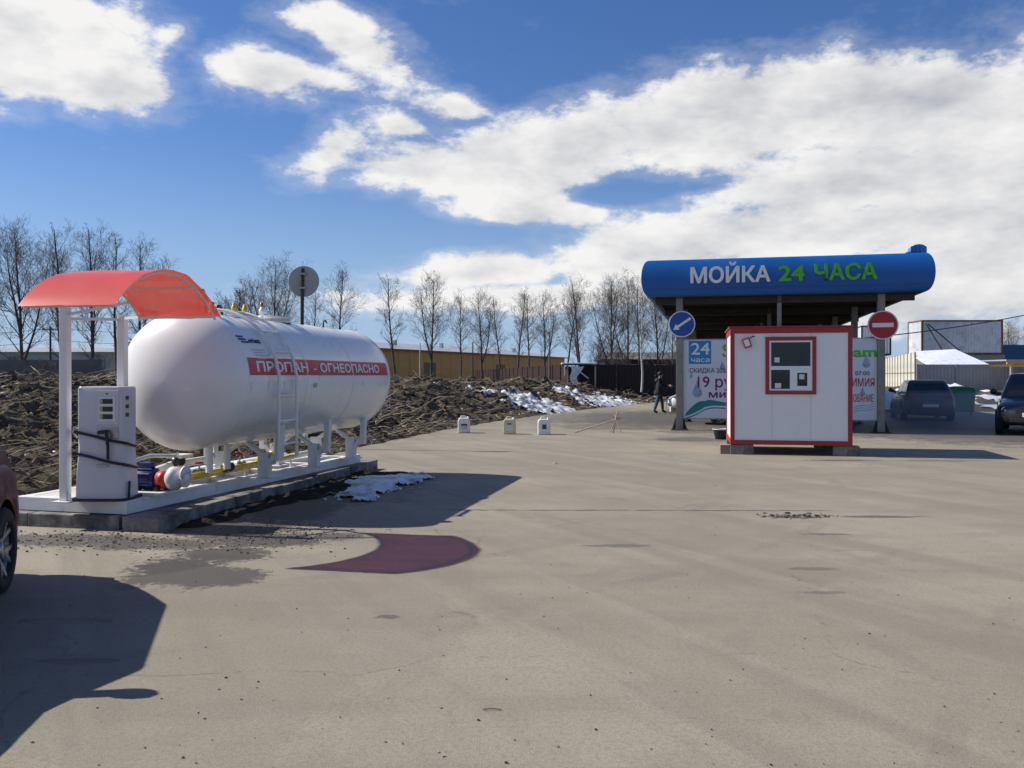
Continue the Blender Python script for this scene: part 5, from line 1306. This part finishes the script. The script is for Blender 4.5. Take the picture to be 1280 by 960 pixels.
# ------------------------------------------------------------------ fences and buildings behind the berm
def panel_fence(name, A, B, z0, z1, step, m, mp, label, group=None, corr=False, post=.06, rail=True):
    A, B = Vector(A), Vector(B); d = B - A; Ln = d.length; rz = math.atan2(d.y, d.x)
    f = empty(name, (A.x, A.y, 0), rz, label, 'fence', group); n_ = max(1, round(Ln / step)); st = Ln / n_
    pm = pp_ = None
    for i in range(n_):
        if pm is None:
            mb = MB()
            if corr:
                q = 0.; pts = []
                while q < st - .06:
                    pts += [(q, 0), (q + .06, 0), (q + .09, .03), (q + .15, .03), (q + .18, 0)]; q += .2
                pts = [(a, b) for a, b in pts if a < st - .02]
                vs = [(a, b, z) for a, b in pts for z in (z0, z1)] ; k = len(pts)
                vs2 = [(a, b + .012, z) for a, b in pts for z in (z0, z1)]
                mb.add(vs, [(2 * j, 2 * j + 2, 2 * j + 3, 2 * j + 1) for j in range(k - 1)]); mb.add(vs2, [(2 * j, 2 * j + 1, 2 * j + 3, 2 * j + 2) for j in range(k - 1)])
                mb.box((.0, .002, z1 - .004), (st - .03, .03, z1 + .004))
            else: mb.box((.015, 0, z0), (st - .015, .04, z1))
            pm = mb.build('panel', m, f)
        else: inst(pm, f, (i * st, 0, 0))
    for i in range(n_ + 1):
        if pp_ is None: pp_ = MB().box((-post / 2, -.045, z0 - .8), (post / 2, -.002, z1 + .03)).build('post', mp, f)
        else: inst(pp_, f, (i * st, 0, 0))
    if rail:
        for t in ((.5,) if not corr else ()): MB().box((0, -.03, z0 + (z1 - z0) * t - .02), (Ln, -.001, z0 + (z1 - z0) * t + .02)).build('rail', mp, f)
        for t in (.12, .5, .9): MB().box((0, .045, z0 + (z1 - z0) * t - .03), (Ln, .09, z0 + (z1 - z0) * t + .03)).build('rail', mp, f)
    return f
panel_fence('sheet_fence', (-5, 122, 0), (3.1, 56, 0), 0, 2.32, 3, K['maroon_fence'], K['maroon_fence'], 'maroon sheet metal fence running away behind the snowy berm', None, True)
panel_fence('sheet_fence', (4.3, 57, 0), (17, 58, 0), 0, 2.33, 2.5, K['dark_fence'], K['dark_fence'], 'very dark sheet fence facing the road left of the wash', None, True)
sh = empty('wrapped_shed', (3.35, 54.2, 0), 0, 'small dark lean-to with snow on its roof and torn white sheeting', 'shed')
def shed():
    MB().box((-.05, .6, 0), (1.9, .7, 2.2)).build('rear_wall', K['dark_fence'], sh); MB().box((-.05, -.3, 0), (.05, .58, 2.2)).build('side_wall', K['dark_fence'], sh)
    for x in (.0, 1.7): MB().box((x, -.4, 0), (x + .09, -.31, 2.25)).build('post', K['wood'], sh)
    rf = MB().box((-.35, -.55, 2.26), (1.95, .75, 2.32)).build('roof', K['dark_fence'], sh)
    MB().box((-.3, -.5, 2.321), (1.6, .7, 2.41)).build('snow_cover', K['snow'], rf, .03)
    mb = MB(); k = 10; vs = []
    for i in range(k + 1):
        for j in range(5):
            z = 2.2 - i * .13; w = .36 + .5 * math.exp(-i * .35); x = .28 + (j / 4 - .1) * w + .08 * math.sin(i * .9)
            vs.append((x, -.58 + .06 * math.sin(j * 1.7 + i), z - .05 * (j % 2)))
    mb.add(vs, [(i * 5 + j, i * 5 + j + 1, i * 5 + j + 6, i * 5 + j + 5) for i in range(k) for j in range(4)], 0, True); mb.build('white_sheeting', K['snow'], sh)
    MB().tube([(.6, -.55, 2.0), (1.3, -.7, 1.45)], .05, 6).build('pale_plank', K['scrap'], sh)
shed()
def simple_building(name, px0, px1, Y, ztop, zr, dep, wall, roof, label, wins=(), wz=(1, 2), skew=0.):
    a, b = at(px0, 470, Y), at(px1, 470, Y + skew); d = (b - a).xy.to_3d(); Ln = d.length
    w = empty(name, (a.x, a.y, 0), math.atan2(d.y, d.x), label, 'building')
    MB().box((0, 0, 0), (Ln, dep, ztop)).build('wall', wall, w)
    mb = MB(); mb.add([(-.3, -.4, ztop - .05), (Ln + .3, -.4, ztop - .05), (Ln + .3, dep / 2, zr), (-.3, dep / 2, zr), (Ln + .3, dep + .4, ztop - .05), (-.3, dep + .4, ztop - .05)], [(0, 1, 2, 3), (3, 2, 4, 5), (0, 3, 5), (1, 4, 2), (0, 5, 4, 1)])
    mb.build('roof', roof, w)
    for x in wins:
        f = MB().box((x, -.05, wz[0]), (x + 1.3, -.001, wz[1])).build('window', K['upvc'], w); MB().box((x + .1, -.07, wz[0] + .1), (x + 1.2, -.051, wz[1] - .1)).build('pane', K['dark_glass'], f)
    return w
simple_building('long_shed', -120, 152, 130, 5.2, 6.0, 14, K['pale_green'], K['pale_roof'], 'long pale green shed far behind the grey wall at the left', [3 + 4 * i for i in range(7)], (2.6, 3.8))
simple_building('storage_building', 757, 860, 92, 3.4, 4.2, 9, K['maroon_fence'], K['wall_grey'], 'low storage building with dark grey roof behind the dark fence', [2, 5], (1.6, 2.8))
panel_fence('concrete_wall', (-46, 64, 0), (-29, 62, 0), -.2, 2.75, 3, K['wall_grey'], K['wall_grey'], 'grey concrete panel wall behind the rubble at the left', None, False, .25, False)
# poles and wires
def pole(px, Y, ztop, m, label, arm=True, r=.11, z0=0.):
    p = empty('utility_pole', ((px - 640) / 1100 * Y, Y, z0), 0, label, 'pole', 'utility poles')
    MB().tube([(0, 0, -.3), (0, 0, ztop - z0)], [r, r * .75], 8).build('mast', m, p)
    if arm:
        a = MB().box((-.7, -.05, ztop - z0 - .35), (.7, .05, ztop - z0 - .25)).build('cross_arm', m, p)
        for x in (-.6, 0, .6): MB().lathe([(.03, 0), (.05, .05), (.03, .1), (.05, .14), (.001, .16)], 8, 'Z', (x, 0, ztop - z0 - .25)).build('insulator', K['vinyl_white'], p)
    return p
pole(63, 78, 6.0, K['dark_metal'], 'dark utility pole with cross arm before the pale green shed')
pole(591, 70, 4.3, K['dark_metal'], 'short dark pole among the bare trees before the ochre warehouse', False, .06)
pole(687, 60, 4.6, K['wall_grey'], 'grey pole rising behind the maroon fence', False, .07)
pole(525, 80, 4.6, K['birch'], 'thin pale pole before the ochre warehouse right of the tank', False, .06)
def wire(a, b, sag, r, label):
    a, b = Vector(a), Vector(b); n_ = 16
    o = MB().tube([a.lerp(b, i / n_) - Vector((0, 0, sag * 4 * (i / n_) * (1 - i / n_))) for i in range(n_ + 1)], r, 5, 0, False).build('overhead_wire', K['wire'])
    tag(o, label, 'wire', 'overhead wires')
for i, dz in enumerate((0, -1.05)):
    wire(at(-60, 432, 70) + Vector((0, 0, 1.0 + dz)), at(63, 410, 78) + Vector((0, 0, dz)), .2, .018, ['upper wire running left from the dark utility pole', 'lower wire running left from the dark utility pole'][i])
    wire(at(63, 410, 78) + Vector((0, 0, dz)), at(330, 414, 90) + Vector((0, 0, dz)), .4, .018, ['upper wire running right from the dark utility pole', 'lower wire running right from the dark utility pole'][i])
wire(wpt(COLX[2] + .1, 10.2, 3.0), at(1340, 381, 40), .2, .022, 'black cable sagging from the wash roof to the right edge')

# ------------------------------------------------------------------ right side: bank, fences, containers
def bank():
    mb = MB(); nx, ny, st = 110, 44, .4; vs = []; x0, y0 = 13.0, 36.5
    for j in range(ny + 1):
        for i in range(nx + 1):
            x, y = x0 + i * st, y0 + j * st; v = Vector((x, y, 3))
            d = (y - 37.8 - .1 * (x - 18)); k = sstep(0, 6, d) * sstep(13.2, 16.5, x + d * .2)
            z = -.12 + k * (.85 + .35 * noise.noise(v * .4) + .2 * noise.noise(v * 1.1) + .12 * noise.noise(v * 2.6)) + .08 * k * noise.noise(v * 5)
            vs.append((x, y, z))
    mb.add(vs, [(j * (nx + 1) + i, j * (nx + 1) + i + 1, (j + 1) * (nx + 1) + i + 1, (j + 1) * (nx + 1) + i) for j in range(ny) for i in range(nx)])
    o = mb.build('earth_bank', K['rubble']); tag(o, kind='structure'); return {(i, j): vs[j * (nx + 1) + i] for j in range(ny + 1) for i in range(nx + 1)}, nx, ny
BK, bnx, bny = bank()
def bank_snow(cx, cy, rx, ry, thr, seed, label):
    idx = {}; vs = []; fs = []
    for (i, j), (x, y, z) in BK.items():
        for a in (0, .5):
            pass
        k = 1 - math.sqrt(((x - cx) / rx) ** 2 + ((y - cy) / ry) ** 2); q = k + .8 * noise.noise(Vector((x * .9, y * .9, seed))) - thr
        if q > -.12: idx[i, j] = len(vs); vs.append((x, y, z + (.07 + .1 * min(.5, q) if q > 0 else -.05)))
    for (i, j) in idx:
        q = [(i, j), (i + 1, j), (i + 1, j + 1), (i, j + 1)]
        if all(a in idx for a in q): fs.append(tuple(idx[a] for a in q))
    o = MB().add(vs, fs, 0, True).build('snow_patch', K['snow']); tag(o, label, 'snow', 'snow left lying about')
bank_snow(17.5, 41.5, 2.6, 3.2, .0, 1.5, 'snow on the earth bank right of the wash column')
bank_snow(23.5, 42.5, 3.0, 2.2, .12, 4.4, 'snow strip on the bank behind the green bin')
bank_snow(27, 48.5, 7, 1.6, .1, 8.2, 'long snow strip at the foot of the grey fence')
bank_snow(24.5, 39.6, 3.0, 1.3, .1, 11.8, 'snow between the green bin and the black car')
CF = Vector((23.6, 51.5, 0))
panel_fence('panel_fence', (34, 83, 0), CF, .6, 3.0, 2, K['cream_panel'], K['column'], 'sunlit cream panel fence with dark posts right of the wash', None, False, .09)
panel_fence('panel_fence', CF + Vector((.05, -.1, 0)), (37, 50.6, 0), .4, 2.27, 2.2, K['grey_panel'], K['grey_panel'], 'plain grey sheet fence behind the green bin', None, True, .05)
def snow_shed():
    s = empty('snowy_lean_to', (25.75, 53.5, .4), 0, 'low lean-to under a snow covered roof behind the fence corner', 'shed')
    MB().box((0, 0, 0), (2.4, 2, 1.7)).build('wall', K['grey_panel'], s)
    mb = MB(); mb.add([(-.6, -.5, 1.72), (3.1, -.5, 1.72), (2.3, 2.2, 2.75), (-.6, 2.2, 2.6), (-.6, -.5, 1.9), (3.1, -.5, 1.85), (2.3, 2.2, 2.9), (-.6, 2.2, 2.75)], [(0, 3, 2, 1), (4, 5, 6, 7), (0, 1, 5, 4), (1, 2, 6, 5), (2, 3, 7, 6), (3, 0, 4, 7)])
    mb.build('roof', K['snow'], s)
snow_shed()
def container(loc, rz, L_, m, frame, label, dep=2.44, H=2.59):
    c = empty('shipping_container', loc, rz, label, 'container', 'shipping containers behind the fences')
    for side in ('front', 'left', 'right', 'rear'):
        Ln = L_ if side in ('front', 'rear') else dep; pts = []; q = .12
        while q < Ln - .3: pts += [(q, .04), (q + .07, .04), (q + .11, .0), (q + .18, .0)]; q += .22
        pts.append((Ln - .1, .04)); vs = []
        for a, b in pts:
            for z in (.14, H - .12):
                vs.append({'front': (a, b, z), 'rear': (L_ - a, dep - b, z), 'left': (b, dep - a, z), 'right': (L_ - b, a, z)}[side])
        MB().add(vs, [(2 * j, 2 * j + 2, 2 * j + 3, 2 * j + 1) for j in range(len(pts) - 1)]).build('corrugated_side', m, c)
    MB().box((.05, .05, .05), (L_ - .05, dep - .05, .13)).build('floor', frame, c); MB().box((.05, .05, H - .1), (L_ - .05, dep - .05, H - .04)).build('roof', m, c)
    for x in (0, L_ - .12):
        for y in (0, dep - .12): MB().box((x, y, 0), (x + .12, y + .12, H)).build('corner_post', frame, c)
    for z in (0, H - .12):
        for y in (0, dep - .1): MB().box((.12, y, z), (L_ - .12, y + .1, z + .12)).build('edge_rail', frame, c)
        for x in (0, L_ - .1): MB().box((x, .12, z), (x + .1, dep - .12, z + .12)).build('end_rail', frame, c)
    return c
def cx(px, Y): return (px - 640) / 1100 * Y
container((cx(1152, 66), 66, 3.21), R(-1), 6.06, K['container'], K['rust'], 'upper grey container with rusty frame stacked behind the fences')
container((cx(1155, 66), 66.1, .6), R(-1), 6.06, K['container_dull'], K['container_dull'], 'dull lower container carrying the grey rusty framed one')
container((cx(1127, 74), 76, 3.4), R(75), 6.06, K['container'], K['dark_metal'], 'dark framed container end left of the rusty framed one')
container((cx(1127, 74), 76, .6), R(75), 6.06, K['container_dull'], K['dark_metal'], 'dull container under the dark framed container end')
container((cx(1251, 80), 80, 1.85), R(4), 6.06, K['container_blue'], K['container_blue'], 'dark blue container right of the stacked grey one', 2.44, 2.59)
container((cx(1252, 80), 80.1, -.75), R(4), 6.06, K['container_dull'], K['container_dull'], 'dull container under the dark blue one')
for i, (a, b) in enumerate((((1157, 404), (1178, 438)), ((1160, 405), (1199, 438)))):
    o = MB().tube([at(a[0], a[1], 65.6), at(b[0], b[1], 65.2)], .045, 6).build('tie_rod', K['dark_metal']); tag(o, ['shorter diagonal rod across the grey container', 'longer diagonal rod across the grey container'][i], 'rod', 'rods across the grey container')
o = empty('timber_roof', (cx(1259, 48), 48, 0), 0, 'orange timber edge of an open roof at the right edge', 'roof')
MB().box((0, 0, 2.25), (5, .12, 2.42)).build('edge_board', K['orange'], o); MB().box((-.1, -.1, 2.43), (5, 2.5, 2.5)).build('roof_sheet', K['pale_roof'], o)
for i in range(5): MB().box((.3 + i, .13, 2.12), (.4 + i, 2.4, 2.24)).build('rafter', K['orange'], o)
for x in (.2, 4.6): MB().box((x, .02, 0), (x + .1, .11, 2.248)).build('post', K['wood'], o)
# ------------------------------------------------------------------ pothole rubble, litter
mb = MB(); rnd = random.Random(11)
for k in range(70):
    x = 3.25 + rnd.gauss(0, .22); y = 10.05 + rnd.gauss(0, .09); s = rnd.uniform(.004, .02)
    vs = [((a + rnd.uniform(-.4, .4)) * s, (b + rnd.uniform(-.4, .4)) * s, c * s * .6) for a in (-1, 1) for b in (-1, 1) for c in (0, 1)]
    mb.add(vs, [(0, 1, 3, 2), (4, 6, 7, 5), (0, 4, 5, 1), (2, 3, 7, 6), (0, 2, 6, 4), (1, 5, 7, 3)], rnd.choice((0, 0, 1)), False, Matrix.Translation((x, y, .002)) @ Matrix.Rotation(rnd.uniform(0, 6), 4, 'Z'))
o = mb.build('asphalt_crumbs', [K['gravel'], K['clod']]); tag(o, 'broken asphalt crumbs in the shallow pothole on the yard', 'rubble', kind='stuff')
for i, (px, py, s, lab) in enumerate(((694, 580, .05, 'small white scrap of paper on the yard before the jerrycans'), (614, 888, .03, 'thin twig lying on the asphalt in the left foreground'), )):
    g = gp(px, py)
    if i == 0: o = MB().add([(-s, -s * .6, .004), (s, -s * .5, .03), (s * .8, s * .6, .01), (-s * .7, s * .5, .035)], [(0, 1, 2, 3)]).build('paper_scrap', K['paper'], None, 0, g); tag(o, lab, 'litter')
    else: o = MB().tube([(-.04, 0, .006), (0, .008, .008), (.05, 0, .006)], .003, 5).build('twig', K['stick'], None, 0, g); tag(o, lab, 'twig')
# ------------------------------------------------------------------ drifting spray from the wash
mm = bpy.data.materials.new('spray'); mm.use_nodes = True; t = mm.node_tree; t.nodes.clear()
pv = N(t, 'ShaderNodeVolumePrincipled'); pv.inputs['Color'].default_value = (.9, .92, 1, 1); pv.inputs['Density'].default_value = .085; pv.inputs['Anisotropy'].default_value = .3
t.links.new(pv.outputs[0], N(t, 'ShaderNodeOutputMaterial').inputs['Volume'])
mb = MB()
mb.lathe([(.001, -1), (.5, -.866), (.866, -.5), (1, 0), (.866, .5), (.5, .866), (.001, 1)], 24)
mb.v = [(x * 4.6, y * 3.6, z * .75 + .4) for x, y, z in mb.v]
o = mb.build('spray_mist', mm, None, 0, (14.2, 29.5, 0), fix=True); tag(o, 'thin drifting water spray over the wet ground right of the wash', 'mist', kind='stuff')
